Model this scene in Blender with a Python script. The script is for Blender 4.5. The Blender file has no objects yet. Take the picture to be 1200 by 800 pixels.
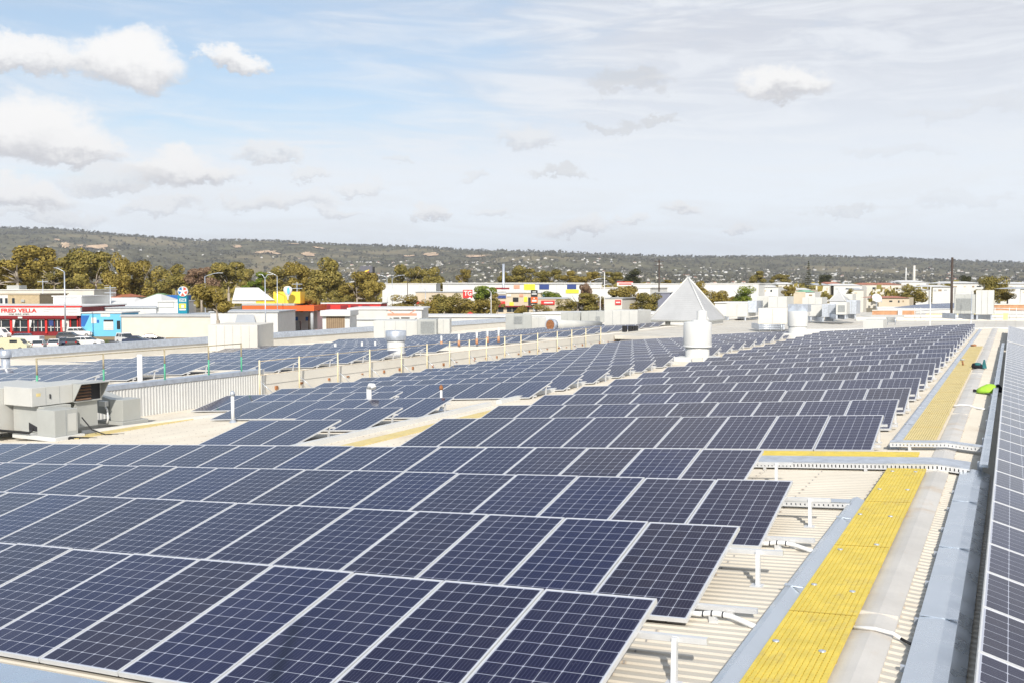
import bpy, math, random
from mathutils import Vector, Matrix
import numpy as np

R = math.radians
scene = bpy.context.scene
COL = scene.collection
rnd = random.Random(7)

# ------------------------------------------------------------------ camera
F_PX = 1107.6                      # focal length in pixels of a 1200 px wide picture
PITCH, YAW = 0.0575, 0.4861
CAM = np.array([2.42, -7.14, 2.88])
GROUND = -7.1
SL = 0.0722                        # roof pitch of the saw-tooth roofs

def _basis():
    f = np.array([-math.sin(YAW), math.cos(YAW), 0.0])
    r = np.array([math.cos(YAW), math.sin(YAW), 0.0])
    u = np.array([0, 0, 1.0])
    f2 = f * math.cos(PITCH) - u * math.sin(PITCH)
    u2 = u * math.cos(PITCH) + f * math.sin(PITCH)
    return f, r, f2, u2
FH, RT, FW, UP = _basis()

cam_d = bpy.data.cameras.new("camera")
cam = bpy.data.objects.new("camera", cam_d)
COL.objects.link(cam)
M = Matrix(((RT[0], UP[0], -FW[0], CAM[0]), (RT[1], UP[1], -FW[1], CAM[1]),
            (RT[2], UP[2], -FW[2], CAM[2]), (0, 0, 0, 1)))
cam.matrix_world = M
cam_d.sensor_width = 36.0
cam_d.lens = 36.0 * F_PX / 1200.0
cam_d.clip_start = 0.1
cam_d.clip_end = 60000
scene.camera = cam

# ------------------------------------------------------------------ view, sun, sky
scene.view_settings.view_transform = 'Standard'
scene.view_settings.look = 'None'
scene.view_settings.gamma = 1.0
scene.view_settings.use_curve_mapping = False
scene.view_settings.exposure = 0.60

SUN_DIR = Vector((0.275, -0.505, 0.36)).normalized()       # towards the sun
sun_el = math.asin(SUN_DIR.z)
sun_d = bpy.data.lights.new("sun", 'SUN')
sun_d.energy = 3.1
sun_d.angle = R(0.53)
sun_d.color = (1.0, 0.94, 0.85)
sun = bpy.data.objects.new("sun", sun_d)
COL.objects.link(sun)
sun.rotation_euler = SUN_DIR.to_track_quat('Z', 'Y').to_euler()
sun.location = (20, -30, 40)

def ray(px, py):
    return FW + RT * ((px - 600) / F_PX) - UP * ((py - 400) / F_PX)
def azel(px, py):
    d = ray(px, py); d = d / np.linalg.norm(d)
    return math.degrees(math.atan2(d[0], d[1])), math.degrees(math.asin(d[2]))
def hz(px, py, z):
    d = ray(px, py); return CAM + d * ((z - CAM[2]) / d[2])
def fp(px, py, D):
    """point on the vertical plane D metres ahead of the camera"""
    d = ray(px, py); return CAM + d * (D / (d @ FH))
def onx(px, py, x):
    d = ray(px, py); return CAM + d * ((x - CAM[0]) / d[0])
def ony(px, py, y):
    d = ray(px, py); return CAM + d * ((y - CAM[1]) / d[1])

world = bpy.data.worlds.new("World")
scene.world = world
world.use_nodes = True
wt = world.node_tree
wt.nodes.clear()
class NB:
    """small node helper"""
    def __init__(s, tree): s.t = tree
    def n(s, typ, **kw):
        nd = s.t.nodes.new(typ)
        for k, v in kw.items(): setattr(nd, k, v)
        return nd
    def set(s, sock, v):
        if v is None: return
        if hasattr(v, 'is_output') or isinstance(v, bpy.types.NodeSocket): s.t.links.new(v, sock)
        else: sock.default_value = v
    def m(s, op, a, b=None, c=None, clamp=False):
        nd = s.n('ShaderNodeMath', operation=op, use_clamp=clamp)
        s.set(nd.inputs[0], a); s.set(nd.inputs[1], b); s.set(nd.inputs[2], c)
        return nd.outputs[0]
    def mr(s, v, a, b, c=0.0, d=1.0, smooth=True):
        nd = s.n('ShaderNodeMapRange', interpolation_type='SMOOTHSTEP' if smooth else 'LINEAR')
        s.set(nd.inputs[0], v)
        for i, x in enumerate((a, b, c, d)): s.set(nd.inputs[i + 1], x)
        return nd.outputs[0]
    def mix(s, f, a, b):
        nd = s.n('ShaderNodeMix', data_type='RGBA')
        s.set(nd.inputs[0], f); s.set(nd.inputs[6], a); s.set(nd.inputs[7], b)
        return nd.outputs[2]
    def noise(s, vec, scale, detail=4.0, rough=0.55, dist=0.0):
        nd = s.n('ShaderNodeTexNoise')
        s.set(nd.inputs['Vector'], vec); nd.inputs['Scale'].default_value = scale
        nd.inputs['Detail'].default_value = detail; nd.inputs['Roughness'].default_value = rough
        nd.inputs['Distortion'].default_value = dist
        return nd.outputs[0]
    def comb(s, x, y, z):
        nd = s.n('ShaderNodeCombineXYZ')
        s.set(nd.inputs[0], x); s.set(nd.inputs[1], y); s.set(nd.inputs[2], z)
        return nd.outputs[0]
    def sep(s, v):
        nd = s.n('ShaderNodeSeparateXYZ'); s.set(nd.inputs[0], v); return nd.outputs

def build_world():
    b = NB(wt)
    out = b.n('ShaderNodeOutputWorld')
    sky = b.n('ShaderNodeTexSky', sky_type='NISHITA')
    sky.sun_disc = False
    sky.sun_elevation = sun_el
    sky.sun_rotation = math.atan2(SUN_DIR.x, SUN_DIR.y)
    sky.altitude = 50; sky.air_density = 1.0; sky.dust_density = 1.2; sky.ozone_density = 1.6
    tc = b.n('ShaderNodeTexCoord')
    x, y, z = b.sep(tc.outputs['Generated'])
    az = b.m('MULTIPLY', b.m('ARCTAN2', x, y), 57.2958)
    el = b.m('MULTIPLY', b.m('ARCSINE', z), 57.2958)
    # layered thin cloud
    st = b.comb(b.m('MULTIPLY', az, 0.045), b.m('MULTIPLY', el, 0.22), 0.0)
    n1 = b.noise(st, 1.0, 6, 0.6, 0.6)
    st2 = b.comb(b.m('MULTIPLY', az, 0.12), b.m('ADD', b.m('MULTIPLY', el, 0.80), b.m('MULTIPLY', az, 0.03)), 3.7)
    n2 = b.noise(st2, 1.0, 7, 0.62, 1.0)
    # more cover to the right and low down; an open blue patch to the upper left
    right = b.mr(az, -52, -8, -0.08, 0.50)
    low = b.mr(el, 14, 1.0, 0.0, 0.78)
    high = b.mr(el, 22, 60, 0.0, -0.45)
    hole = b.m('MULTIPLY', b.mr(az, -58, -38, 0, 1), b.mr(az, -18, -34, 0, 1))
    hole = b.m('MULTIPLY', hole, b.mr(el, 4.0, 12, 0.0, 0.20))
    cov = b.m('ADD', b.m('ADD', right, low), high)
    cov = b.m('SUBTRACT', cov, hole)
    nn = b.m('ADD', b.m('MULTIPLY', n1, 0.9), b.m('MULTIPLY', n2, 0.85))
    veil = b.mr(b.m('ADD', nn, cov), 0.52, 1.40, 0.05, 0.93)
    veilcol = b.mix(b.mr(el, 2, 15, 0, 1), (0.76, 0.80, 0.84, 1), (0.535, 0.55, 0.592, 1))
    veilcol = b.mix(b.mr(n2, 0.38, 0.66, 0, 0.7), veilcol, (0.70, 0.715, 0.735, 1))
    skyc = b.n('ShaderNodeMix', data_type='RGBA', blend_type='MULTIPLY')
    skyc.inputs[0].default_value = 1.0
    b.set(skyc.inputs[6], sky.outputs[0]); skyc.inputs[7].default_value = (0.118, 0.122, 0.120, 1)
    pale = b.mix(0.30, skyc.outputs[2], (0.50, 0.57, 0.63, 1))
    col = b.mix(veil, pale, veilcol)
    # cumulus
    wv = b.comb(b.m('MULTIPLY', az, 0.30), b.m('MULTIPLY', el, 0.42), 0.0)
    w1 = b.m('MULTIPLY', b.m('SUBTRACT', b.noise(wv, 1.25, 9, 0.68), 0.5), 5.2)
    w2 = b.m('MULTIPLY', b.m('SUBTRACT', b.noise(b.comb(b.m('MULTIPLY', az, 0.3), b.m('MULTIPLY', el, 0.42), 9.0), 1.25, 9, 0.68), 0.5), 3.8)
    az2 = b.m('ADD', az, w1); el2 = b.m('ADD', el, w2)
    P = 0.0500
    cl = [(28, 74, 70, 30, .95, 0), (150, 80, 68, 42, .98, 0), (270, 74, 36, 22, .95, 0),
          (38, 166, 84, 48, 1.0, 0), (98, 182, 44, 24, .95, .03), (208, 206, 64, 29, .96, .03), (20, 234, 52, 26, .95, .0),
          (315, 186, 40, 18, .62, .2), (345, 236, 60, 16, .5, .1), (130, 215, 60, 22, .6, .25),
          (920, 100, 52, 28, .93, .05), (742, 100, 48, 18, .42, .9), (712, 150, 34, 9, .42, .9),
          (615, 168, 38, 20, .55, .25), (680, 270, 48, 18, .75, .05), (512, 254, 22, 14, .8, .05),
          (800, 248, 26, 10, .7, .15), (660, 206, 34, 9, .5, .7), (400, 250, 40, 12, .6, .1),
          (560, 205, 30, 8, .4, .4), (770, 145, 30, 7, .45, .9), (990, 245, 40, 7, .4, .5),
          (870, 275, 30, 8, .6, .1), (60, 255, 60, 12, .5, .2), (255, 212, 45, 18, .7, .1), (300, 240, 34, 13, .6, .15), (365, 205, 26, 9, .5, .2), (420, 222, 40, 11, .55, .1), (190, 245, 50, 12, .55, .15), (470, 190, 24, 7, .4, .3), (1120, 235, 60, 9, .22, .5), (1050, 180, 70, 8, .2, .6), (1130, 130, 80, 9, .2, .6), (570, 255, 30, 9, .5, .1), (740, 262, 20, 9, .55, .05)]
    for cx, cy, hw, hh, op, gr in cl:
        a0, e0 = azel(cx, cy)
        dx = b.m('MULTIPLY', b.m('SUBTRACT', az2, a0), 1.0 / (hw * P))
        dy = b.m('MULTIPLY', b.m('SUBTRACT', el2, e0), 1.0 / (hh * P))
        dyd = b.m('MULTIPLY', dy, -2.0)
        ey = b.m('MAXIMUM', dy, dyd)
        r2 = b.m('ADD', b.m('MULTIPLY', dx, dx), b.m('MULTIPLY', ey, ey))
        mk = b.mr(r2, 1.25, 0.32, 0.0, op)
        sh = b.mr(dy, -0.50, 0.28, 0.0, 1.0)
        top = tuple(0.76 * (1 - gr) + 0.45 * gr for _ in range(3))
        lo = tuple((0.47 * (1 - gr) + 0.42 * gr) * k for k in (0.985, 0.99, 1.035))
        cc = b.mix(sh, (*lo, 1), (top[0], top[1] * .99, top[2] * .975, 1))
        col = b.mix(mk, col, cc)
    bg = b.n('ShaderNodeBackground')
    b.set(bg.inputs[0], col); bg.inputs[1].default_value = 0.90
    wt.links.new(bg.outputs[0], out.inputs[0])
build_world()

# ------------------------------------------------------------------ mesh helpers
class MB:
    def __init__(s): s.v = []; s.f = []; s.sm = []; s.uv = None
    def quad(s, *p, smooth=False):
        i = len(s.v); s.v += [tuple(map(float, q)) for q in p]
        s.f.append(tuple(range(i, i + len(p)))); s.sm.append(smooth); return s
    def hexa(s, b, t):
        """b, t: four bottom and four top corners, same order (ccw from above)"""
        i = len(s.v); s.v += [tuple(map(float, q)) for q in list(b) + list(t)]
        for q in ((3, 2, 1, 0), (4, 5, 6, 7), (0, 1, 5, 4), (1, 2, 6, 5), (2, 3, 7, 6), (3, 0, 4, 7)):
            s.f.append(tuple(i + k for k in q)); s.sm.append(False)
        return s
    def box(s, x0, x1, y0, y1, z0, z1):
        return s.hexa([(x0, y0, z0), (x1, y0, z0), (x1, y1, z0), (x0, y1, z0)],
                      [(x0, y0, z1), (x1, y0, z1), (x1, y1, z1), (x0, y1, z1)])
    def tube(s, p0, p1, r0, r1=None, n=8, cap=True):
        r1 = r0 if r1 is None else r1
        p0 = Vector(p0); p1 = Vector(p1); d = p1 - p0
        if d.length < 1e-6: return s
        d.normalize(); a = d.orthogonal().normalized(); c = d.cross(a)
        i = len(s.v)
        for p, r in ((p0, r0), (p1, r1)):
            for k in range(n):
                t = 2 * math.pi * k / n
                s.v.append(tuple(p + (a * math.cos(t) + c * math.sin(t)) * r))
        for k in range(n):
            k2 = (k + 1) % n
            s.f.append((i + k, i + k2, i + n + k2, i + n + k)); s.sm.append(n > 5)
        if cap:
            s.f.append(tuple(i + k for k in reversed(range(n)))); s.sm.append(False)
            s.f.append(tuple(i + n + k for k in range(n))); s.sm.append(False)
        return s
    def path(s, pts, r, n=8):
        P = [Vector(q) for q in pts]; i = len(s.v); ref = None
        for k, q in enumerate(P):
            d = ((P[min(k + 1, len(P) - 1)] - q).normalized() + (q - P[max(k - 1, 0)]).normalized()).normalized()
            if ref is None: ref = d.orthogonal().normalized()
            ref = (ref - d * ref.dot(d)).normalized(); c = d.cross(ref)
            for j in range(n):
                t = 2 * math.pi * j / n; s.v.append(tuple(q + (ref * math.cos(t) + c * math.sin(t)) * r))
        for k in range(len(P) - 1):
            for j in range(n):
                j2 = (j + 1) % n; s.f.append((i + k * n + j, i + k * n + j2, i + (k + 1) * n + j2, i + (k + 1) * n + j)); s.sm.append(True)
        s.f.append(tuple(i + j for j in reversed(range(n)))); s.f.append(tuple(i + (len(P) - 1) * n + j for j in range(n))); s.sm += [False, False]
        return s
    def lathe(s, prof, c=(0, 0, 0), n=24, smooth=True):
        i = len(s.v)
        for r, z in prof:
            for k in range(n):
                t = 2 * math.pi * k / n
                s.v.append((c[0] + r * math.cos(t), c[1] + r * math.sin(t), c[2] + z))
        for j in range(len(prof) - 1):
            for k in range(n):
                k2 = (k + 1) % n
                s.f.append((i + j * n + k, i + j * n + k2, i + (j + 1) * n + k2, i + (j + 1) * n + k)); s.sm.append(smooth)
        s.f.append(tuple(i + (len(prof) - 1) * n + k for k in range(n))); s.sm.append(False)
        return s
    def fbox(s, x0, y0, x1, y1, D, depth):
        """box whose front, D metres ahead, covers the pixel rectangle of the photograph"""
        a = fp(x0, y1, D); c = fp(x1, y1, D); zt = fp((x0 + x1) / 2, y0, D)[2]; zb = fp((x0 + x1) / 2, y1, D)[2]
        return s.wbox(a, c, zb, zt, depth, (0, 1.0, 0) if x0 + x1 > 1300 else None)
    def wbox(s, a, c, zb, zt, depth, back=None):
        k = np.array(FH if back is None else back) * depth
        A = np.array([a[0], a[1], 0]); Cc = np.array([c[0], c[1], 0])
        q = [A, Cc, Cc + k, A + k]
        return s.hexa([(p[0], p[1], zb) for p in q], [(p[0], p[1], zt) for p in q])
    def merge(s, o):
        i = len(s.v); s.v += o.v; s.f += [tuple(i + k for k in q) for q in o.f]; s.sm += o.sm
        return s
    def mesh(s, name, mat, off=(0, 0, 0)):
        me = bpy.data.meshes.new(name)
        o = np.array(off, float)
        me.from_pydata([tuple(np.array(p) - o) for p in s.v] if any(off) else s.v, [], s.f)
        if any(s.sm): me.polygons.foreach_set('use_smooth', s.sm)
        if mat: me.materials.append(mat)
        if s.uv:
            l = me.uv_layers.new(name='UVMap')
            for lp, w in zip(l.data, s.uv): lp.uv = w
        me.update()
        return me

def wloc(o):
    """offset (world, unrotated) of an object's origin"""
    v = Vector((0, 0, 0))
    while o is not None: v += o.location; o = o.parent
    return v

def tag(o, label=None, cat=None, group=None, kind=None):
    if label:
        o['label'] = label
    if cat: o['category'] = cat
    if group: o['group'] = group
    if kind: o['kind'] = kind
    return o
def thing(name, label, cat, loc=(0, 0, 0), group=None):
    o = bpy.data.objects.new(name, None); COL.objects.link(o)
    o.location = tuple(map(float, loc)); o.empty_display_size = 0.3
    return tag(o, label, cat, group)
def bevel(o, w=0.01, seg=2):
    md = o.modifiers.new('bevel', 'BEVEL'); md.width = w; md.segments = seg; md.limit_method = 'ANGLE'
    return o
def part(name, mb, mat, parent, label=None, local=False, bev=0):
    """mesh child; vertices given in world space unless local"""
    off = (0, 0, 0) if local else tuple(wloc(parent))
    o = bpy.data.objects.new(name, mb.mesh(name, mat, off)); COL.objects.link(o); o.parent = parent
    if label: o['label'] = label
    if bev: bevel(o, bev)
    return o
def solo(name, mb, mat, label, cat, loc=None, group=None, bev=0):
    """a thing that is one mesh"""
    if loc is None:
        a = np.array(mb.v); loc = ((a[:, 0].min() + a[:, 0].max()) / 2, (a[:, 1].min() + a[:, 1].max()) / 2, a[:, 2].min())
    loc = tuple(map(float, loc))
    o = bpy.data.objects.new(name, mb.mesh(name, mat, loc)); COL.objects.link(o); o.location = loc
    if bev: bevel(o, bev)
    return tag(o, label, cat, group)
def struct(name, mb, mat, kind='structure'):
    o = bpy.data.objects.new(name, mb.mesh(name, mat)); COL.objects.link(o); o['kind'] = kind
    return o
def copy_tree(o, parent=None):
    c = o.copy(); COL.objects.link(c)
    c.parent = parent
    for ch in list(o.children): copy_tree(ch, c)
    return c
ORD = ['', 'first', 'second', 'third', 'fourth', 'fifth', 'sixth', 'seventh', 'eighth', 'ninth', 'tenth', 'eleventh', 'twelfth',
       'thirteenth', 'fourteenth', 'fifteenth', 'sixteenth', 'seventeenth', 'eighteenth', 'nineteenth', 'twentieth']
TENS = {2: 'twenty', 3: 'thirty', 4: 'forty', 5: 'fifty', 6: 'sixty'}
def ordw(n):
    if n <= 20: return ORD[n]
    t, u = divmod(n, 10)
    return TENS[t] + '-' + ORD[u] if u else TENS[t][:-1] + 'ieth'

def text_mb(s, size, depth=0.0, bold=0.0):
    cu = bpy.data.curves.new('lettering', 'FONT'); cu.body = s; cu.size = size; cu.extrude = depth; cu.offset = bold
    cu.align_x = 'CENTER'; cu.align_y = 'CENTER'; cu.resolution_u = 3
    ob = bpy.data.objects.new('lettering', cu); COL.objects.link(ob)
    bpy.context.view_layer.update()
    me = bpy.data.meshes.new_from_object(ob.evaluated_get(bpy.context.evaluated_depsgraph_get()))
    mb = MB(); mb.v = [tuple(v.co) for v in me.vertices]; mb.f = [tuple(p.vertices) for p in me.polygons]; mb.sm = [False] * len(mb.f)
    bpy.data.objects.remove(ob); bpy.data.curves.remove(cu); bpy.data.meshes.remove(me)
    return mb
def sign_text(s, px0, py0, px1, py1, D, bold=0.0):
    """lettering filling the pixel rectangle, standing D metres ahead, facing the viewer"""
    mb = text_mb(s, 1.0, 0.02, bold)
    a = np.array(mb.v); lo = a.min(0); hi = a.max(0)
    p0 = fp(px0, py1, D); p1 = fp(px1, py1, D); zt = fp((px0 + px1) / 2, py0, D)[2]; zb = p0[2]
    w = np.linalg.norm((p1 - p0)[:2]); h = zt - zb
    out = []
    for v in a:
        u = (v[0] - lo[0]) / (hi[0] - lo[0]) * w; t = (v[1] - lo[1]) / (hi[1] - lo[1]) * h
        q = p0 + RT * u - FH * (v[2] - lo[2] + 0.01); out.append((q[0], q[1], zb + t))
    mb.v = out
    return mb

# ------------------------------------------------------------------ materials
MATS = {}
def mat(name, col, rough=0.6, metal=0.0, var=0.12, vscale=2.0, bump=0.0, bscale=20.0, spec=0.4, dirt=None, dscale=0.6, coat=0.0):
    """principled with uneven tone, optional dirt of its own shape, optional fine bump"""
    if name in MATS: return MATS[name]
    m = bpy.data.materials.new(name); m.use_nodes = True; t = m.node_tree
    b = NB(t); p = t.nodes['Principled BSDF']
    tc = b.n('ShaderNodeTexCoord').outputs['Object']
    n = b.noise(tc, vscale, 5, 0.6)
    lo = tuple(c * (1 - var) for c in col) + (1,); hi = tuple(min(1, c * (1 + var)) for c in col) + (1,)
    c = b.mix(b.mr(n, 0.3, 0.7), lo, hi)
    if dirt:
        dn = b.noise(tc, dscale, 7, 0.68, 0.4)
        c = b.mix(b.mr(dn, 0.52, 0.74, 0, dirt[1]), c, (*dirt[0], 1))
    b.set(p.inputs['Base Color'], c)
    b.set(p.inputs['Roughness'], b.mr(b.noise(tc, vscale * 3, 4), 0.3, 0.7, max(0.02, rough - 0.08), min(1, rough + 0.08)))
    p.inputs['Metallic'].default_value = metal
    p.inputs['Specular IOR Level'].default_value = spec
    if coat: p.inputs['Coat Weight'].default_value = coat
    if bump:
        bn = b.n('ShaderNodeBump'); bn.inputs['Strength'].default_value = bump; bn.inputs['Distance'].default_value = 0.02
        b.set(bn.inputs['Height'], b.noise(tc, bscale, 5)); b.set(p.inputs['Normal'], bn.outputs[0])
    MATS[name] = m
    return m

def panel_mat():
    m = bpy.data.materials.new('solar_cells'); m.use_nodes = True; t = m.node_tree; b = NB(t); p = t.nodes['Principled BSDF']
    uv = b.n('ShaderNodeUVMap').outputs[0]
    u, v, _ = b.sep(uv)
    cu = b.m('MULTIPLY', b.m('SUBTRACT', b.m('MULTIPLY', u, 0.968), 0.0085), 1 / 0.1585)
    cv = b.m('MULTIPLY', b.m('SUBTRACT', b.m('MULTIPLY', v, 1.927), 0.0125), 1 / 0.1585)
    fu = b.m('ABSOLUTE', b.m('SUBTRACT', b.m('FRACT', cu), 0.5)); fv = b.m('ABSOLUTE', b.m('SUBTRACT', b.m('FRACT', cv), 0.5))
    line = b.m('MAXIMUM', b.m('GREATER_THAN', fu, 0.5 - 0.0165), b.m('GREATER_THAN', fv, 0.5 - 0.0150))
    dia = b.m('GREATER_THAN', b.m('ADD', fu, fv), 1 - 0.085)
    line = b.m('MAXIMUM', line, dia)
    for c, n in ((cu, 6), (cv, 12)):
        line = b.m('MAXIMUM', line, b.m('LESS_THAN', c, 0.0)); line = b.m('MAXIMUM', line, b.m('GREATER_THAN', c, float(n)))
    bus = b.m('LESS_THAN', b.m('ABSOLUTE', b.m('SUBTRACT', b.m('FRACT', b.m('MULTIPLY', cu, 5)), 0.5)), 0.026)
    oi = b.n('ShaderNodeObjectInfo').outputs['Random']
    at = b.n('ShaderNodeAttribute', attribute_name='rnd').outputs['Fac']
    rn = b.m('FRACT', b.m('ADD', oi, at))
    cellid = b.noise(b.comb(b.m('FLOOR', cu), b.m('FLOOR', cv), b.m('MULTIPLY', rn, 37)), 3.1, 1)
    c1 = b.mix(rn, (0.0050, 0.0090, 0.056, 1), (0.0125, 0.0092, 0.028, 1))
    c1 = b.mix(b.mr(cellid, 0.3, 0.7, 0, .5), c1, (0.0075, 0.0088, 0.040, 1))
    c = b.mix(b.m('MULTIPLY', bus, 0.55), c1, (0.20, 0.21, 0.25, 1))
    c = b.mix(line, c, (0.44, 0.46, 0.54, 1))
    # dust film
    ob = b.n('ShaderNodeTexCoord').outputs['Object']
    off = b.n('ShaderNodeVectorMath', operation='ADD'); b.set(off.inputs[0], ob); b.set(off.inputs[1], b.comb(b.m('MULTIPLY', rn, 91.0), b.m('MULTIPLY', rn, 47.0), 0.0)); ob = off.outputs[0]
    du = b.m('ADD', b.mr(b.noise(ob, 1.7, 7, 0.72), 0.36, 0.8, 0.001, 0.026), b.mr(b.noise(ob, 26.0, 2, 0.5), 0.76, 0.80, 0.0, 0.30))
    c = b.mix(du, c, (0.55, 0.5, 0.45, 1))
    b.set(p.inputs['Base Color'], c)
    p.inputs['Roughness'].default_value = 0.10
    p.inputs['IOR'].default_value = 1.45
    p.inputs['Specular IOR Level'].default_value = 0.34
    return m

m_cells = panel_mat()
m_alu = mat('anodised_aluminium', (0.74, 0.745, 0.75), 0.42, 0.35, 0.05, 3.0)
m_galv = mat('galvanised_steel', (0.56, 0.60, 0.66), 0.38, 0.55, 0.13, 5.0, 0.05, 30, dirt=((0.42, 0.40, 0.38), .25), dscale=1.6)
m_lid = mat('zinc_tray_lid', (0.68, 0.73, 0.785), 0.30, 0.88, 0.03, 1.2, 0.015, 1.2)
m_roof = mat('cream_roof_steel', (0.59, 0.545, 0.465), 0.55, 0.0, 0.06, 0.7, dirt=((0.42, 0.34, 0.25), .5), dscale=0.55)
m_deck = mat('weathered_roof_steel', (0.62, 0.585, 0.52), 0.6, 0.0, 0.08, 0.3, 0.1, 5, dirt=((0.45, 0.38, 0.30), .4), dscale=0.25)
m_ridge = mat('grey_ridge_capping', (0.62, 0.59, 0.545), 0.5, 0.05, 0.10, 1.2, 0.12, 6, dirt=((0.54, 0.41, 0.27), .75), dscale=1.3)
m_yellow = mat('yellow_fibreglass_grating', (0.78, 0.60, 0.10), 0.6, 0.0, 0.08, 6.0, 0.5, 60, dirt=((0.47, 0.37, 0.17), .65), dscale=2.3)
m_yellow2 = mat('faded_yellow_grating', (0.74, 0.60, 0.27), 0.65, 0.0, 0.08, 6.0, 0.3, 40, dirt=((0.62, 0.5, 0.28), .4), dscale=0.9)
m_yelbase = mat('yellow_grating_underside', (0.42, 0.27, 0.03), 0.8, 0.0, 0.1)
m_white = mat('white_paint', (0.67, 0.67, 0.65), 0.5, 0.0, 0.04, 1.0, dirt=((0.58, 0.54, 0.47), .25), dscale=0.7)
m_cream = mat('cream_wall', (0.66, 0.63, 0.565), 0.7, 0.0, 0.05, 0.4, dirt=((0.55, 0.50, 0.42), .25), dscale=0.3)
m_pvc = mat('white_pvc', (0.80, 0.80, 0.79), 0.35, 0.0, 0.03)
m_dark = mat('near_black_finish', (0.03, 0.03, 0.035), 0.7)  # near-black for conduit clips and the cooler's openings
m_black = mat('black_rubber', (0.02, 0.02, 0.022), 0.6)
m_hvac = mat('grey_enamel_casing', (0.42, 0.43, 0.41), 0.45, 0.0, 0.05, 1.2, dirt=((0.47, 0.44, 0.39), .3), dscale=1.2)
m_hvacw = mat('white_enamel_casing', (0.56, 0.56, 0.53), 0.45, 0.0, 0.04, 1.2, dirt=((0.58, 0.53, 0.45), .3), dscale=1.0)
m_grille = mat('condenser_grille', (0.33, 0.35, 0.36), 0.5, 0.3, 0.2, 9.0)
m_rust = mat('rusty_steel', (0.36, 0.16, 0.07), 0.85, 0.1, 0.3, 8.0, 0.3, 30)
m_primer = mat('orange_primer', (0.62, 0.22, 0.08), 0.7, 0.0, 0.15, 5.0)
m_green = mat('green_paint', (0.10, 0.42, 0.25), 0.5, 0.0, 0.1)
m_creampost = mat('cream_paint', (0.80, 0.70, 0.46), 0.5, 0.0, 0.06, 3.0)
m_corr = mat('white_corrugated_steel', (0.62, 0.62, 0.60), 0.5, 0.0, 0.05, 0.8, dirt=((0.55, 0.5, 0.43), .2), dscale=0.8)
m_glass = mat('dark_window_glass', (0.03, 0.04, 0.05), 0.08, 0.0, 0.2, spec=0.6)

def add_screws(m):
    """rows of roofing screws along the purlin lines, with small rust halos"""
    t = m.node_tree; b = NB(t); pr = t.nodes['Principled BSDF']; src = pr.inputs['Base Color'].links[0].from_socket
    x, y, z = b.sep(b.n('ShaderNodeTexCoord').outputs['Object'])
    fx = b.m('MULTIPLY', b.m('SUBTRACT', b.m('FRACT', b.m('MULTIPLY', x, 1 / .93)), .5), .93)
    fy = b.m('MULTIPLY', b.m('SUBTRACT', b.m('FRACT', b.m('ADD', b.m('MULTIPLY', b.m('ADD', y, 9.0), 1 / .26), .61)), .5), .26)
    d = b.m('SQRT', b.m('ADD', b.m('MULTIPLY', fx, fx), b.m('MULTIPLY', fy, fy)))
    n = b.noise(b.comb(b.m('MULTIPLY', x, 3), b.m('MULTIPLY', y, 3), 0.0), 1.0, 3)
    c = b.mix(b.m('MULTIPLY', b.mr(d, .035, .008), b.mr(n, .45, .65, .1, .8)), src, (.30, .20, .12, 1))
    c = b.mix(b.m('LESS_THAN', d, .009), c, (.28, .27, .26, 1))
    # a lap joint every few metres
    lap = b.m('LESS_THAN', b.m('ABSOLUTE', b.m('SUBTRACT', b.m('FRACT', b.m('MULTIPLY', b.m('ADD', x, .42), 1 / 6.2)), .5)), .0007)
    c = b.mix(b.m('MULTIPLY', lap, .7), c, (.25, .22, .18, 1))
    b.set(pr.inputs['Base Color'], c)
add_screws(m_roof)

# ------------------------------------------------------------------ main roof (a saw-tooth of shallow ribbed sheets)
CS, SS = math.cos(SL), math.sin(SL)
XP = np.array([CS, 0, SS]); NP = np.array([-SS, 0, CS]); YP = np.array([0, 1.0, 0])
def rp(x, y, n=0.0): return XP * x + YP * y + NP * n          # roof coordinates -> world
ROOF_N = -0.09
RIDGE_X = 1.48
def zr(x):                                                     # roof surface height at world x
    zt = RIDGE_X * SS / CS + ROOF_N
    return x * SS / CS + ROOF_N if x <= RIDGE_X else zt - (x - RIDGE_X) * math.tan(SL)

def ribbed(x0, z0, x1, z1, y0, y1, pitch=0.13, rib=0.016, wide=0.030):
    """sheet with ribs that run from x0 to x1"""
    mb = MB(); y = y0; prof = []
    while y < y1:
        prof += [(y, 0), (y + pitch - wide - 0.024, 0), (y + pitch - wide - 0.012, rib), (y + pitch - 0.012, rib)]
        y += pitch
    prof.append((y, 0))
    n = len(prof)
    mb.v = [(x0, p[0], z0 + p[1]) for p in prof] + [(x1, p[0], z1 + p[1]) for p in prof]
    mb.f = [(i, i + n, i + n + 1, i + 1) for i in range(n - 1)]
    mb.sm = [False] * len(mb.f)
    return mb

main = thing('shopping_centre', 'large low shopping centre whose cream ribbed roof carries the long solar arrays', 'building', (-10, 20, GROUND))
part('roof_sheet', ribbed(-26.6, zr(-26.6), 1.36, zr(1.36), -9.0, 66.0), m_roof, main)
part('roof_sheet', ribbed(1.56, zr(1.56), 18, zr(18), -9.0, 66.0), m_roof, main)
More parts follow.
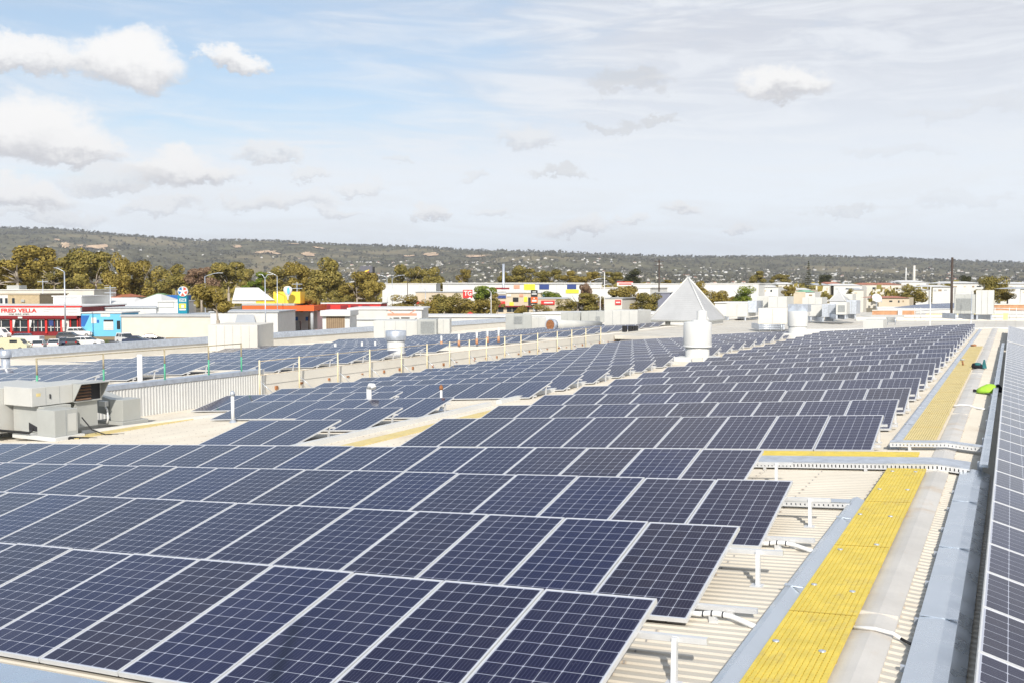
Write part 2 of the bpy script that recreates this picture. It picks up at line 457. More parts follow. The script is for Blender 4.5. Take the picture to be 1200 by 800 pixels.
# ridge capping with soft folds
mb = MB(); xs = [1.30, 1.36, 1.41, 1.47, 1.53, 1.58, 1.63]; dz = [.022, .03, .036, .040, .036, .030, .022]
for ya, yb in ((-9, 1.48), (1.50, 8.7), (8.72, 16.2), (16.22, 27.5), (27.52, 40.0), (40.02, 52.0), (52.02, 66.0)):
    for i in range(6):
        mb.quad((xs[i], ya, zr(xs[i]) + dz[i]), (xs[i + 1], ya, zr(xs[i + 1]) + dz[i + 1]), (xs[i + 1], yb, zr(xs[i + 1]) + dz[i + 1]), (xs[i], yb, zr(xs[i]) + dz[i]))
    mb.box(1.30, 1.63, yb - 0.012, yb + 0.012, zr(1.5) + .0, zr(1.5) + 0.043)
mb.box(1.628, 1.634, -9, 66, zr(1.63) - .0, zr(1.63) + .021)
part('ridge_capping', mb, m_ridge, main)
# far deck beyond the saw-tooth, with standing seams, and the walls below the roofs
DECK = -1.12
mb = MB().box(-26.6, 30, 66.0, 150, DECK - .3, DECK)
for i in range(60): mb.box(-26.6 + i * .95, -26.57 + i * .95, 66.4, 149.9, DECK + .002, DECK + .03)
part('flat_deck', mb, m_deck, main)
mb = MB().box(-26.3, 17.8, -8.9, 149.8, GROUND, -2.2)
part('wall', mb, m_cream, main)
# parapet at the far end of the panels
mb = MB()
a = rp(-13.5, 66.2); 
mb.hexa([(-11.5, 66.0, -1.5), (18, 66.0, -1.5), (18, 66.25, -1.5), (-11.5, 66.25, -1.5)],
        [(-11.5, 66.0, zr(-11.5) + .62), (18, 66.0, .58), (18, 66.25, .58), (-11.5, 66.25, zr(-11.5) + .62)])
part('parapet', mb, m_white, main)
mb = MB().box(-11.6, 18.1, 65.95, 66.32, .0, .0) if False else MB()
for i in range(14): 
    x = -11.2 + i * 2.1; zt = zr(-11.5) + .62 + (.58 - zr(-11.5) - .62) * (x + 11.5) / 29.5
    mb.box(x, x + .03, 65.97, 65.998, zr(x) if x < 1.4 else -.4, zt - .03)
part('parapet_joint', mb, m_deck, main)
# valley walkway gap: low gutter kerb along the right ends of the left field
mb = MB()
for y0, y1 in ((8.6, 19.6), (20.3, 64.5)):
    mb.hexa([rp(-12.72, y0, ROOF_N), rp(-12.50, y0, ROOF_N), rp(-12.50, y1, ROOF_N), rp(-12.72, y1, ROOF_N)],
            [rp(-12.72, y0, .05), rp(-12.50, y0, .05), rp(-12.50, y1, .05), rp(-12.72, y1, .05)])
part('gutter_kerb', mb, m_white, main)

# ------------------------------------------------------------------ solar panels
PL, PT = 1.951, 0.2011
def panel_meshes(w):
    h = w / 2 - 0.009; fr = 0.012
    mb = MB()
    mb.box(-h, h, 0, fr, -.04, 0).box(-h, h, PL - fr, PL, -.04, 0).box(-h, -h + fr, fr, PL - fr, -.04, 0).box(h - fr, h, fr, PL - fr, -.04, 0)
    c = MB().quad((-h + fr, fr, -.004), (h - fr, fr, -.004), (h - fr, PL - fr, -.004), (-h + fr, PL - fr, -.004))
    c.uv = [(0, 0), (1, 0), (1, 1), (0, 1)]
    return mb, c
def row_matrix(x, y, n, s=SL, t=PT, zo=0.0):
    cs, ss = math.cos(s), math.sin(s)
    xp = np.array([cs, 0, ss]); npv = np.array([-ss, 0, cs])
    U = YP * math.cos(t) + npv * math.sin(t); PN = -YP * math.sin(t) + npv * math.cos(t)
    o = xp * x + YP * y + npv * n + np.array([0, 0, zo])
    return np.column_stack([xp, U, PN]), o
def pix(P):
    d = np.array(P) - CAM; z = d @ FW
    if z < 0.3: return None
    return 600 + F_PX * (d @ RT) / z, 400 - F_PX * (d @ UP) / z
PANELS = []      # (matrix3, origin, width, label, group)
ROWS = []        # mounting frames: (xl, xr, yT, label, zo)
UY = PL * math.cos(PT)
def add_row(xr, yT, n, w, where, group, zo=0.0, s=SL):
    for j in range(n):
        A, o = row_matrix(xr - (j + .5) * w, yT - UY, 0, s, PT, zo)
        PANELS.append((A, o, w, 'solar panel, %s from the right end of the %s' % (ordw(j + 1), where), group))
    ROWS.append((xr - n * w, xr, yT, where, zo, s))
W1 = 1.01
NEAR = ['nearest panel row', 'second nearest panel row', 'third nearest panel row', 'fourth nearest panel row']
for k, (xr, n) in enumerate(((0.0, 10), (0.0, 13), (0.02, 17), (-0.96, 23))):
    add_row(xr, 2.62 * k, n, W1, NEAR[k], 'solar panels in the four nearest rows')
for k in range(19):
    n = 10
    add_row(0.32, 12.33 + 2.84 * k, n, W1, '%s row beyond the yellow cross walkway' % ordw(k + 1), 'solar panels of the middle field')
W2 = 1.06
for k in range(21):
    yT = 12.3 + 2.80 * k
    xr = -12.85 if k < 3 else (-16.7 if k == 3 else -12.12)
    xl = {0: -16.1, 1: -16.1, 2: -21.4}.get(k, -25.3 if k < 17 else -26.0)
    add_row(xr, yT, int(round((xr - xl) / W2)), W2, '%s row of the left field' % ordw(k + 1), 'solar panels of the left field')
# two small fields on the neighbouring roof behind the railing
LS = 0.050
def zl(x, b): return b + (x + 26.6) * math.tan(LS)
B1, B2 = -0.72, -1.05
for k in range(11):
    yT = 12.0 + 2.8 * k - (0 if k else 0)
    b = B1 if yT < 25 else B2
    add_row(-28.3, yT, 20, W2, '%s row beyond the railing' % ordw(k + 1), 'solar panels beyond the railing', b + 26.6 * math.tan(LS) + .05, LS)
for k in range(16):
    yT = 44.4 + 2.8 * k
    add_row(-29.2 if k not in (1, 2, 6) else -33.5, yT, 17 if k < 9 else 13, W2, '%s row beyond the railing' % ordw(k + 12), 'solar panels beyond the railing', B2 + 26.6 * math.tan(LS) + .05, LS)
# right hand field: panels lying across the slope, one behind the other
RS = -0.267
for k in range(60):
    y = -1.23 + 1.01 * k
    if k in (41,): continue
    c, s_ = math.cos(RS), math.sin(RS)
    U = np.array([c, 0, s_]); Xd = np.array([0, -1.0, 0]); N = np.cross(Xd, U)
    o = np.array([2.285, y + .5 * 1.01, 0.46])
    PANELS.append((np.column_stack([Xd, U, N]), o, W1, 'solar panel, %s from the near end of the right hand edge row' % ordw(k + 1), 'solar panels along the right hand edge'))

def visible_area(p):
    A, o, w = p[:3]
    q = [pix(o + A @ np.array(c)) for c in ((-w / 2, 0, 0), (w / 2, 0, 0), (w / 2, PL, 0), (-w / 2, PL, 0))]
    if any(c is None for c in q): return 0
    # clip roughly to the picture
    q2 = [(min(1200, max(0, a)), min(800, max(0, b))) for a, b in q]
    ar = 0
    for (a, b), (c, d) in zip(q2, q2[1:] + q2[:1]): ar += a * d - b * c
    return abs(ar) / 2
vis = [(visible_area(p), i) for i, p in enumerate(PANELS)]
seen = sorted([v for v in vis if v[0] > 0.5], reverse=True)
top = set(i for a, i in seen[:300])
pm = {}
for w in (W1, W2):
    f, c = panel_meshes(w)
    pm[w] = (f.mesh('panel_frame', m_alu), c.mesh('panel_cells', m_cells), f, c)
for i, (A, o, w, label, grp) in enumerate(PANELS):
    if i not in top: continue
    e = bpy.data.objects.new('solar_module', None); COL.objects.link(e); e.empty_display_size = .2
    Mx = Matrix.Identity(4)
    for a in range(3):
        for b_ in range(3): Mx[a][b_] = A[a][b_]
        Mx[a][3] = o[a]
    Mx = Mx @ Matrix.Rotation(rnd.gauss(0, .0022), 4, 'X') @ Matrix.Rotation(rnd.gauss(0, .0008), 4, 'Y')
    e.matrix_world = Mx
    tag(e, label, 'solar panel', grp)
    for nm, me in (('frame', pm[w][0]), ('cell_face', pm[w][1])):
        ob = bpy.data.objects.new(nm, me); COL.objects.link(ob); ob.parent = e
# all the smaller ones, further off
vs, fs, mi, uvs, rn = [], [], [], [], []
for a, i in seen[300:]:
    A, o, w, _, _ = PANELS[i]
    r_ = rnd.random()
    for k, src in ((0, pm[w][2]), (1, pm[w][3])):
        base = len(vs)
        vs += [tuple(o + A @ np.array(v)) for v in src.v]
        for f in src.f:
            fs.append(tuple(base + q for q in f)); mi.append(k); rn.append(r_)
            uvs += [(0, 0), (1, 0), (1, 1), (0, 1)][:len(f)]
me = bpy.data.meshes.new('distant_solar_panels'); me.from_pydata(vs, [], fs)
me.materials.append(m_alu); me.materials.append(m_cells)
me.polygons.foreach_set('material_index', mi)
l = me.uv_layers.new(name='UVMap'); l.data.foreach_set('uv', [c for u in uvs for c in u])
at = me.attributes.new('rnd', 'FLOAT', 'FACE'); at.data.foreach_set('value', rn)
ob = bpy.data.objects.new('distant_solar_panels', me); COL.objects.link(ob)
tag(ob, 'remaining smaller dark solar panels of the left and far fields', 'solar panels', None, 'stuff')

# mounting frames under each row: two rails, tilted rear legs, feet
def mounting(xl, xr, yT, where, zo, s):
    cs, ss = math.cos(s), math.sin(s)
    def q(x, y, n): return np.array([cs * x - ss * n, y, ss * x + cs * n + zo])
    ext = 0.52 if yT < 9 else 0.10
    e = thing('mounting_frame', 'aluminium mounting frame with tilted legs under the %s' % where, 'mounting frame', q((xl + xr) / 2, yT - 1, -.09), 'mounting frames under the panel rows')
    for dy, nm in ((0.42, 'rail'), (1.55, 'rail')):
        n = (UY - dy) * math.tan(PT) - .045; y = yT - dy
        mb = MB()
        mb.hexa([q(xl - .05, y - .022, n - .045), q(xr + ext, y - .022, n - .045), q(xr + ext, y + .022, n - .045), q(xl - .05, y + .022, n - .045)],
                [q(xl - .05, y - .025, n), q(xr + ext, y - .025, n), q(xr + ext, y + .025, n), q(xl - .05, y + .025, n)])
        part(nm, mb, m_alu, e)
    n = (UY - .42) * math.tan(PT) - .10
    xs = []
    x = xr + .28 if yT < 9 else xr - .05
    while x > xl: xs.append(x); x -= 2.0
    for x in xs[:(8 if yT < 20 else 3)]:
        y = yT - .45; mb = MB()
        mb.hexa([q(x - .02, y - .11, -.088), q(x + .02, y - .11, -.088), q(x + .02, y - .06, -.088), q(x - .02, y - .06, -.088)],
                [q(x - .02, y - .02, n + .05), q(x + .02, y - .02, n + .05), q(x + .02, y + .022, n + .05), q(x - .02, y + .022, n + .05)])
        lg = part('leg', mb, m_alu, e)
        f = MB().hexa([q(x - .07, y - .14, -.09), q(x + .05, y - .14, -.09), q(x + .05, y - .02, -.09), q(x - .07, y - .02, -.09)],
                      [q(x - .07, y - .14, -.068), q(x + .05, y - .14, -.068), q(x + .05, y - .02, -.068), q(x - .07, y - .02, -.068)])
        part('foot', f, m_alu, lg)
    # front stand-offs
    for x in xs[:(8 if yT < 20 else 2)]:
        y = yT - 1.55; part('front_foot', MB().hexa([q(x - .03, y - .03, -.09), q(x + .03, y - .03, -.09), q(x + .03, y + .03, -.09), q(x - .03, y + .03, -.09)],
                      [q(x - .03, y - .03, -.0), q(x + .03, y - .03, -.0), q(x + .03, y + .03, -.0), q(x - .03, y + .03, -.0)]), m_alu, e)
for xl, xr, yT, where, zo, s in ROWS:
    if 'railing' in where and yT > 40: continue
    mounting(xl, xr, yT, where, zo, s)
# stand under the right hand row
e = thing('mounting_frame', 'aluminium stand holding up the right hand edge row of panels', 'mounting frame', (2.6, 28, 0), 'mounting frames under the panel rows')
mb = MB().box(2.36, 2.41, -2.0, 59.2, .33, .38); part('rail', mb, m_alu, e)
mb = MB().box(3.75, 3.80, -2.0, 59.2, -.05, .0); part('rail', mb, m_alu, e)
for i in range(20):
    y = -1.5 + 3.1 * i
    part('leg', MB().box(2.37, 2.40, y - .02, y + .02, zr(2.4), .33), m_alu, e)

# ------------------------------------------------------------------ walkways of yellow grating
def grating(name, label, x0, x1, y0, y1, along, m, n0=-.075, n1=-.005, bars=13, clips=0):
    """slatted grating on bearers, in roof coordinates; bars run along y ('y') or x ('x')"""
    t = thing(name, label, 'walkway', rp((x0 + x1) / 2, (y0 + y1) / 2, n0), 'yellow roof walkways')
    def hb(mb, a, b, c, d, lo, hi): mb.hexa([rp(a, c, lo), rp(b, c, lo), rp(b, d, lo), rp(a, d, lo)], [rp(a, c, hi), rp(b, c, hi), rp(b, d, hi), rp(a, d, hi)])
    mb = MB()
    if along == 'y':
        st = (x1 - x0) / bars
        for i in range(bars): hb(mb, x0 + i * st, x0 + (i + .78) * st, y0, y1, n1 - .03, n1)
    else:
        st = (y1 - y0) / bars
        for i in range(bars): hb(mb, x0, x1, y0 + i * st, y0 + (i + .78) * st, n1 - .03, n1)
    part('slats', mb, m, t)
    L = (y1 - y0) if along == 'y' else (x1 - x0); k = int(L / (.9 if L < 14 else 2.4)) + 1
    for i in range(k):
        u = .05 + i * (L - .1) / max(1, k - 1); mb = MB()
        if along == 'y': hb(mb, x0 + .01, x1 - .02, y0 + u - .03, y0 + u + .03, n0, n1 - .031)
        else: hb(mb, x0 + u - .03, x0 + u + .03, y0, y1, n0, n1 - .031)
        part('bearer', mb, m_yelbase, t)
    mb = MB(); nb = int(L / .05)
    for i in range(nb):
        u = (i + .5) * L / nb
        if along == 'y' and L < 14: hb(mb, x0 + .002, x1 - .015, y0 + u - .013, y0 + u + .013, n1 - .026, n1 - .006)
    if mb.v: part('cross_bars', mb, m, t)
    u = 2.3
    while along == 'y' and u < L - .5:
        mb = MB(); hb(mb, x0 - .001, x1 - .01, y0 + u, y0 + u + .014, n1 - .01, n1 + .0015); part('section_joint', mb, m_yelbase, t); u += 2.4
    for i in range(clips):
        u = y0 + .55 + (i // 2) * (y1 - y0 - .8) / max(1, clips // 2 - 1) + rnd.uniform(-.2, .2)
        x = (x0 + .08 if i % 2 else x1 - .13) + rnd.uniform(-.03, .03)
        part('fixing_clip', MB().lathe([(.028, 0), (.028, .006), (.012, .009)], rp(x, u, n1 + .001), 10), m_galv, t)
    return t
grating('grating_walkway', 'bright yellow slatted walkway running away beside the nearest panels', .765, 1.335, -3.5, 8.62, 'y', m_yellow, clips=16)
grating('grating_walkway', 'faded yellow walkway stretching beside the far panel rows', .70, 1.26, 11.25, 43.0, 'y', m_yellow2)
grating('grating_walkway', 'narrow yellow walkway crossing the roof between the two panel fields', -9.6, 1.10, 9.72, 10.28, 'x', m_yellow, bars=11)
grating('grating_walkway', 'faded yellow walkway strip in the valley beside the left field', -11.75, -11.15, 10.2, 19.4, 'y', m_yellow2, -.089, -.052)
grating('grating_walkway', 'far yellow walkway strip in the valley near the drum vent', -11.75, -11.15, 39.6, 45.0, 'y', m_yellow2, -.089, -.052)

# ------------------------------------------------------------------ cable trays
def tray_x(label, x0, x1, y0, y1, n0, n1, m=m_lid):
    """tray across the roof: lid plus perforated side"""
    t = thing('cable_tray', label, 'cable tray', rp((x0 + x1) / 2, (y0 + y1) / 2, ROOF_N), 'cable trays on the roof')
    def P(x, y, n):
        if x <= RIDGE_X: return rp(x, y, n)
        return np.array([x, y, zr(x) - ROOF_N + n])
    segs = [x0] + ([RIDGE_X] if x0 < RIDGE_X < x1 else []) + [x1]
    mb = MB()
    for a, b in zip(segs[:-1], segs[1:]):
        mb.hexa([P(a, y0, n1 - .012), P(b, y0, n1 - .012), P(b, y1, n1 - .012), P(a, y1, n1 - .012)], [P(a, y0, n1), P(b, y0, n1), P(b, y1, n1 + .01), P(a, y1, n1 + .01)])
    part('lid', mb, m, t)
    mb = MB()
    for a, b in zip(segs[:-1], segs[1:]):
        for lo, hi in ((n0, n0 + .018), (n1 - .034, n1 - .013)):
            mb.hexa([P(a, y0 + .006, lo), P(b, y0 + .006, lo), P(b, y0 + .012, lo), P(a, y0 + .012, lo)], [P(a, y0 + .006, hi), P(b, y0 + .006, hi), P(b, y0 + .012, hi), P(a, y0 + .012, hi)])
    k = int((x1 - x0) / .06)
    for i in range(k):
        x = x0 + .0 + i * .06
        mb.hexa([P(x, y0 + .0065, n0 + .018), P(x + .043, y0 + .0065, n0 + .018), P(x + .043, y0 + .0115, n0 + .018), P(x, y0 + .0115, n0 + .018)],
                [P(x, y0 + .0065, n1 - .034), P(x + .043, y0 + .0065, n1 - .034), P(x + .043, y0 + .0115, n1 - .034), P(x, y0 + .0115, n1 - .034)])
    part('perforated_side', mb, m_alu, t)
    mb = MB()
    for a, b in zip(segs[:-1], segs[1:]):
        mb.hexa([P(a, y0 + .02, n0 + .005), P(b, y0 + .02, n0 + .005), P(b, y1 - .01, n0 + .005), P(a, y1 - .01, n0 + .005)], [P(a, y0 + .02, n0 + .02), P(b, y0 + .02, n0 + .02), P(b, y1 - .01, n0 + .02), P(a, y1 - .01, n0 + .02)])
    part('cables', mb, m_grille, t)
    i = x0 + .3
    while i < x1:
        part('bracket', MB().hexa([P(i, y0 + .01, ROOF_N + .002), P(i + .05, y0 + .01, ROOF_N + .002), P(i + .05, y1, ROOF_N + .002), P(i, y1, ROOF_N + .002)], [P(i, y0 + .01, n0), P(i + .05, y0 + .01, n0), P(i + .05, y1, n0), P(i, y1, n0)]), m_alu, t); i += 1.6
    return t
tray_x('wide grey cable tray crossing the roof in front of the yellow cross walkway', -9.5, 1.92, 8.70, 9.28, -.045, .055, m_galv)
tray_x('narrow cable tray bridging the ridge at the start of the far walkway', .56, 2.12, 10.86, 11.02, -.01, .08, m_galv)
tray_x('short cable tray poking out behind the second nearest panel row', -1.2, .62, 5.70, 5.86, -.045, .035, m_lid)
tray_x('blue grey cable tray along the front edge of the nearest panels', -12.0, -1.6, -2.42, -2.10, -.075, -.01, m_lid)

def lid_y(label, prof, y0, y1, m, legs=None, joints=()):
    t = thing('cable_tray', label, 'cable tray', (prof[0][0], (y0 + y1) / 2, prof[0][1] - .05), 'cable trays on the roof')
    mb = MB()
    ys = [y0] + [j for j in joints if y0 < j < y1] + [y1]
    for a, b in zip(ys[:-1], ys[1:]):
        for (xa, za), (xb, zb) in zip(prof[:-1], prof[1:]):
            mb.quad((xa, a, za), (xb, a, zb), (xb, b - .004, zb), (xa, b - .004, za))
        mb.quad(*[(x, a, z) for x, z in reversed(prof)]); mb.quad(*[(x, b - .004, z) for x, z in prof])
    part('lid', mb, m, t)
    for j in joints:
        part('joint_strip', MB().box(prof[1][0], prof[-2][0], j - .03, j + .03, max(p[1] for p in prof) - .004, max(p[1] for p in prof) + .004), m, t)
    if legs:
        for i in range(int((y1 - y0) / legs)):
            y = y0 + .4 + i * legs
            part('bracket', MB().box(prof[0][0] - .035, prof[0][0] + .04, y - .02, y + .02, zr(prof[0][0]) + .002, prof[0][1] + .02), m_galv, t)
    return t
z = zr(.65)
lid_y('blue grey folded cable tray along the left side of the near walkway', [(.575, z + .015), (.58, z + .075), (.645, z + .105), (.752, z + .055), (.756, z + .012)], -3.5, 6.2, m_lid, None, (-1.2, 1.9, 4.9))
z = zr(.6)
lid_y('long silver cable tray between the far panel ends and the far walkway', [(.50, z + .01), (.505, z + .07), (.56, z + .10), (.685, z + .06), (.69, z + .01)], 11.1, 64.0, m_galv, None, tuple(14 + 3 * i for i in range(16)))
z = zr(1.85)
lid_y('broad blue grey cable tray lid beside the ridge in the foreground', [(1.79, z + .045), (1.792, z + .08), (1.97, z + .09), (2.09, z + .07), (2.20, z + .03)], -3.5, 8.95, m_lid, 1.15, (-.9, 1.55, 4.0, 6.5))
z = zr(2.15)
lid_y('slim silver cable tray running under the edge of the right hand panels', [(2.05, z + .19), (2.052, z + .23), (2.17, z + .235), (2.172, z + .19)], 8.75, 44.0, m_lid, 2.6, tuple(12 + 4 * i for i in range(8)))

# conduits from the row ends to the tray, and across the ridge
def conduit(label, pts, r=.022, m=None, clips=()):
    t = thing('conduit', label, 'conduit', pts[0], 'cable conduits')
    part('pipe', MB().path(pts, r, 12), m or m_pvc, t)
    for c in clips:
        c = np.array(c); part('clip', MB().tube((c[0] - .006, c[1], c[2]), (c[0] + .006, c[1], c[2]), r + .004, r + .004, 10), m_dark, t)
    return t
for k, lab in ((1, 'second nearest'), (2, 'third nearest')):
    y = 2.62 * k - 1.66
    pts = [rp(-.25, y - .02, -.024), rp(.04, y - .02, -.022), rp(.12, y - .02, -.008), rp(.20, y - .022, -.004), rp(.26, y - .026, -.008), rp(.32, y - .024, -.018), rp(.38, y - .045, -.027), rp(.44, y - .072, -.037), rp(.50, y - .102, -.046), rp(.565, y - .135, -.055)]
    conduit('white conduit bending from the %s panel row to the folded tray' % lab, pts, .024, None, [rp(.07, y - .02, -.017), rp(.15, y - .021, -.006), rp(.25, y - .025, -.008)])
    mb = MB().hexa([rp(.12, y - .03, ROOF_N), rp(.2, y - .03, ROOF_N), rp(.2, y + .03, ROOF_N), rp(.12, y + .03, ROOF_N)], [rp(.12, y - .03, -.02), rp(.16, y - .03, -.02), rp(.16, y + .03, -.02), rp(.12, y + .03, -.02)])
    solo('conduit_bracket', mb, m_alu, 'small bracket under the white conduit of the %s panel row' % lab, 'bracket', None, 'conduit brackets')
zc = zr(1.48) + .06
conduit('white conduit crossing the grey ridge cap in the foreground', [(1.33, 1.02, zc - .02), (1.5, 1.0, zc), (1.64, .98, zc - .01), (1.70, .95, zc - .03)], .016)
conduit('black cable end between the ridge conduit and the broad tray', [(1.70, .95, zc - .03), (1.75, .92, zc - .04), (1.80, .85, zc - .03)], .012, m_black)
conduit('white conduit arching over the ridge beside the far walkway', [(1.25, 17.7, zc - .04), (1.4, 17.75, zc), (1.6, 17.7, zc), (1.75, 17.6, zc - .04), (1.95, 17.5, zc - .05)], .02)

# ------------------------------------------------------------------ neighbouring roof on the left, one storey step higher than our valley
ann = thing('annexe_building', 'neighbouring flat building with a white corrugated side wall and solar panels on top', 'building', (-43, 50, GROUND))
XW, XE, YS = -26.62, -60.0, 24.3
mb = MB(); y = -6.0
prof = []
while y < YS:
    prof += [(y, 0), (y + .055, 0), (y + .075, .022), (y + .125, .022)]; y += .145
prof = [(a, b) for a, b in prof if a < YS]
n = len(prof)
mb.v = [(XW + b, a, zr(XW) - .06) for a, b in prof] + [(XW + b, a, B1 - .16) for a, b in prof]
mb.f = [(i, i + 1, i + n + 1, i + n) for i in range(n - 1)]; mb.sm = [False] * len(mb.f)
part('corrugated_wall', mb, m_corr, ann)
part('end_trim', MB().box(XW - .1, XW + .05, YS - .02, YS + .10, zr(XW) - .1, B1 + .02), m_white, ann)
part('wall_capping', MB().box(XW - .55, XW + .05, -6, YS - .021, B1 - .16, B1 + .0), m_galv, ann)
part('roof_sheet', ribbed(XE, zl(XE, B1) - .05, XW - .551, zl(XW - .55, B1) - .05, -6.0, YS, .25, .03, .06), m_deck, ann)
part('roof_sheet', ribbed(XE, zl(XE, B2) - .05, XW - .3, zl(XW - .3, B2) - .05, YS + .1, 130, .25, .03, .06), m_deck, ann)
part('step_wall', MB().box(XE, XW - .1, YS - .0, YS + .098, -3.4, B1 - .17), m_cream, ann)
mb = MB().hexa([(XW - .25, YS + .1, -2.2), (XW, YS + .1, -2.2), (XW, 130, -2.2), (XW - .25, 130, -2.2)], [(XW - .25, YS + .1, B2 + .04), (XW - .12, YS + .1, B2 + .04), (XW - .12, 130, B2 + .04), (XW - .25, 130, B2 + .04)])
part('fascia', mb, m_cream, ann)
for i in range(34):
    y = YS + 1.2 + i * 1.55 + rnd.uniform(-.4, .4)
    part('rust_mark', MB().box(XW - .06, XW + .006, y, y + rnd.uniform(.08, .18), -1.60 + rnd.uniform(-.1, .1), -1.50 + rnd.uniform(-.05, .05)), m_rust, ann)
mb = MB().box(XE + .2, XW - .3, -5.8, 129.8, GROUND, -3.5); part('wall', mb, m_cream, ann)

# long white parapet at the far side of that roof
pa, pb = onx(13, 409, XE), onx(592, 373, XE)
z1, z2 = pa[2], pb[2]
par = thing('parapet_wall', 'long white parapet with a grey top along the far side of the neighbouring roof', 'wall', (XE, 60, GROUND))
y0, y1 = -6, 165
lo = 1.05
mb = MB().hexa([(XE - .3, y0, GROUND), (XE, y0, GROUND), (XE, y1, GROUND), (XE - .3, y1, GROUND)], [(XE - .3, y0, z1 - lo * .5), (XE, y0, z1 - lo * .5), (XE, y1, z2 - lo * .5), (XE - .3, y1, z2 - lo * .5)])
part('wall', mb, m_cream, par)
mb = MB().hexa([(XE - .45, y0, z1 - lo * .5 + .002), (XE + .12, y0, z1 - lo * .5 + .002), (XE + .12, y1, z2 - lo * .5 + .002), (XE - .45, y1, z2 - lo * .5 + .002)], [(XE - .45, y0, z1), (XE + .05, y0, z1), (XE + .05, y1, z2), (XE - .45, y1, z2)])
part('capping', mb, m_galv, par)

# railings
def railing(label, pts, htop, mats, brace):
    t = thing('safety_railing', label, 'railing', pts[0], 'safety railings')
    for p in pts:
        p = np.array(p)
        if mats == 'green':
            lg = part('post', MB().tube(p, p + [0, 0, htop * .52], .035, .035, 8), m_green, t)
            part('post_top', MB().tube(p + [0, 0, htop * .52], p + [0, 0, htop], .032, .03, 8), m_rustpost, lg)
        else:
            lg = part('post', MB().tube(p, p + [0, 0, htop], .036, .036, 8), m_creampost, t)
        if brace:
            part('brace', MB().tube(p + [0, 0, htop * .48], p + [.62, .45, .08], .016, .016, 6), m_galv, t)
    for h in ((htop - .02,) if mats == 'green' else (htop - .05, htop * .62)):
        part('rail', MB().path([np.array(p) + [0, 0, h] for p in pts], .018 if mats == 'green' else .016, 6), m_rustpost if mats == 'green' else m_creamrail, t)
    return t
m_rustpost = mat('weathered_brown_paint', (0.42, 0.36, 0.24), 0.8, 0, .2, 6)
m_creamrail = mat('weathered_cream_rail', (0.62, 0.52, 0.38), 0.7, 0, .2, 4)
pts = []
for px, py in ((43.8, 457), (121.8, 449.5), (193.2, 440), (244.7, 434.3), (283, 431)):
    p = onx(px, py, XW - .12); pts.append((XW - .12, p[1], B1))
railing('thin railing with green lower posts on top of the corrugated wall', pts, 1.2, 'green', False)
pts = []
for px, py in ((304.5, 458.5), (351, 452.5), (396, 446.5), (433.5, 440.5), (470.5, 434.5), (500.5, 430.5), (527, 426.5), (550, 423), (570, 420.5), (591.5, 417.5), (610.5, 414.5), (630, 411.5), (653, 409), (670, 405.5), (686.5, 404), (704, 401)):
    p = onx(px, py, XW + .3); pts.append((XW + .3, p[1], zr(XW + .3) + (p[2] - zr(XW + .3)) * 0.0))
railing('cream painted railing with slanted braces along the step between the two roofs', pts, 1.72, 'cream', True)

m_collar = mat('rusty_orange_collar', (.55, .27, .14), .8, 0, .2, 5)
# stub pipes with orange bases beyond the railing
def stub(px0, px1, py0, py1, D, label, m=None):
    t = thing('roof_pipe', label, 'pipe', fp((px0 + px1) / 2, py1, D), 'stub pipes with rusty bases')
    c0 = fp((px0 + px1) / 2, py1, D); r = (px1 - px0) * D / F_PX / 2; h = fp((px0 + px1) / 2, py0, D)[2] - c0[2]
    part('pipe', MB().tube(c0, c0 + [0, 0, h], r, r, 10), m or m_white, t)
    part('collar', MB().tube(c0 - [0, 0, .25], c0 + [0, 0, .14], r * 1.3, r * 1.15, 10), m_collar, t)
for i, (a, lab) in enumerate((((391.5, 394.5, 402.5, 414), 'nearest left'), ((423, 425.5, 400.5, 412), 'second from the left'), ((438.5, 441, 400, 410), 'beside the drum vent'), ((516, 518.5, 393.5, 402), 'right of the drum vent'), ((536.5, 539, 391.5, 401), 'middle'), ((557.5, 560, 389, 399), 'orange footed'), ((570, 572.5, 387, 397), 'beside the cream posts'), ((583, 585.5, 384, 396.5), 'rightmost'))):
    stub(*a, 66, 'white stub pipe with orange collar beyond the cream railing, %s one' % lab)

# white vents and posts standing on our roof
def post(px, py0, py1, P, r, label, m=None, cap=None, name='vent_pipe'):
    d = (P - CAM) @ FH; top = fp(px, py0, d); P = np.array([P[0], P[1], P[2]])
    t = thing(name, label, 'vent pipe', P, 'slim roof vent pipes')
    part('pipe', MB().tube(P, (P[0], P[1], top[2]), r, r, 12), m or m_pvc, t)
    part('flashing', MB().lathe([(r * 2.6, 0), (r * 2.2, .02), (r * 1.15, .10)], P, 12), m_galv, t)
    if cap: part('cap', MB().lathe([(r * .7, 0), (r * 1.5, .0), (r * 1.5, .10), (r * .4, .16)], (P[0], P[1], top[2] - .03), 12), cap, t)
def onroof(px, py): 
    d = ray(px, py); nrm = NP; o = NP * ROOF_N
    return CAM + d * (((o - CAM) @ nrm) / (d @ nrm))
post(273, 462, 495, onroof(273, 495), .055, 'white vent post with grey cap at the left end of the left field', None, m_galv)
post(157.5, 415, 467, onroof(163, 484) + [0.1, 0, 0], .10, 'tall white pipe standing against the corrugated wall', None, None)
P = rp(-19.3, 22.2, ROOF_N); d = (P - CAM) @ FH
t = thing('gooseneck_vent', 'white goose necked vent pipe rising between the left field panels', 'vent pipe', P, 'slim roof vent pipes')
pz = fp(432.5, 456, d)[2]
q = onroof(432.5, 466); b0 = np.array([q[0], q[1], q[2]])
b0 = ony(432.5, 466, 18.4); b0[2] = zr(b0[0]); t.location = tuple(b0); d = (b0 - CAM) @ FH; pz = fp(432.5, 454.5, d)[2]
part('pipe', MB().tube(b0, (b0[0], b0[1], pz), .085, .085, 12), m_pvc, t)
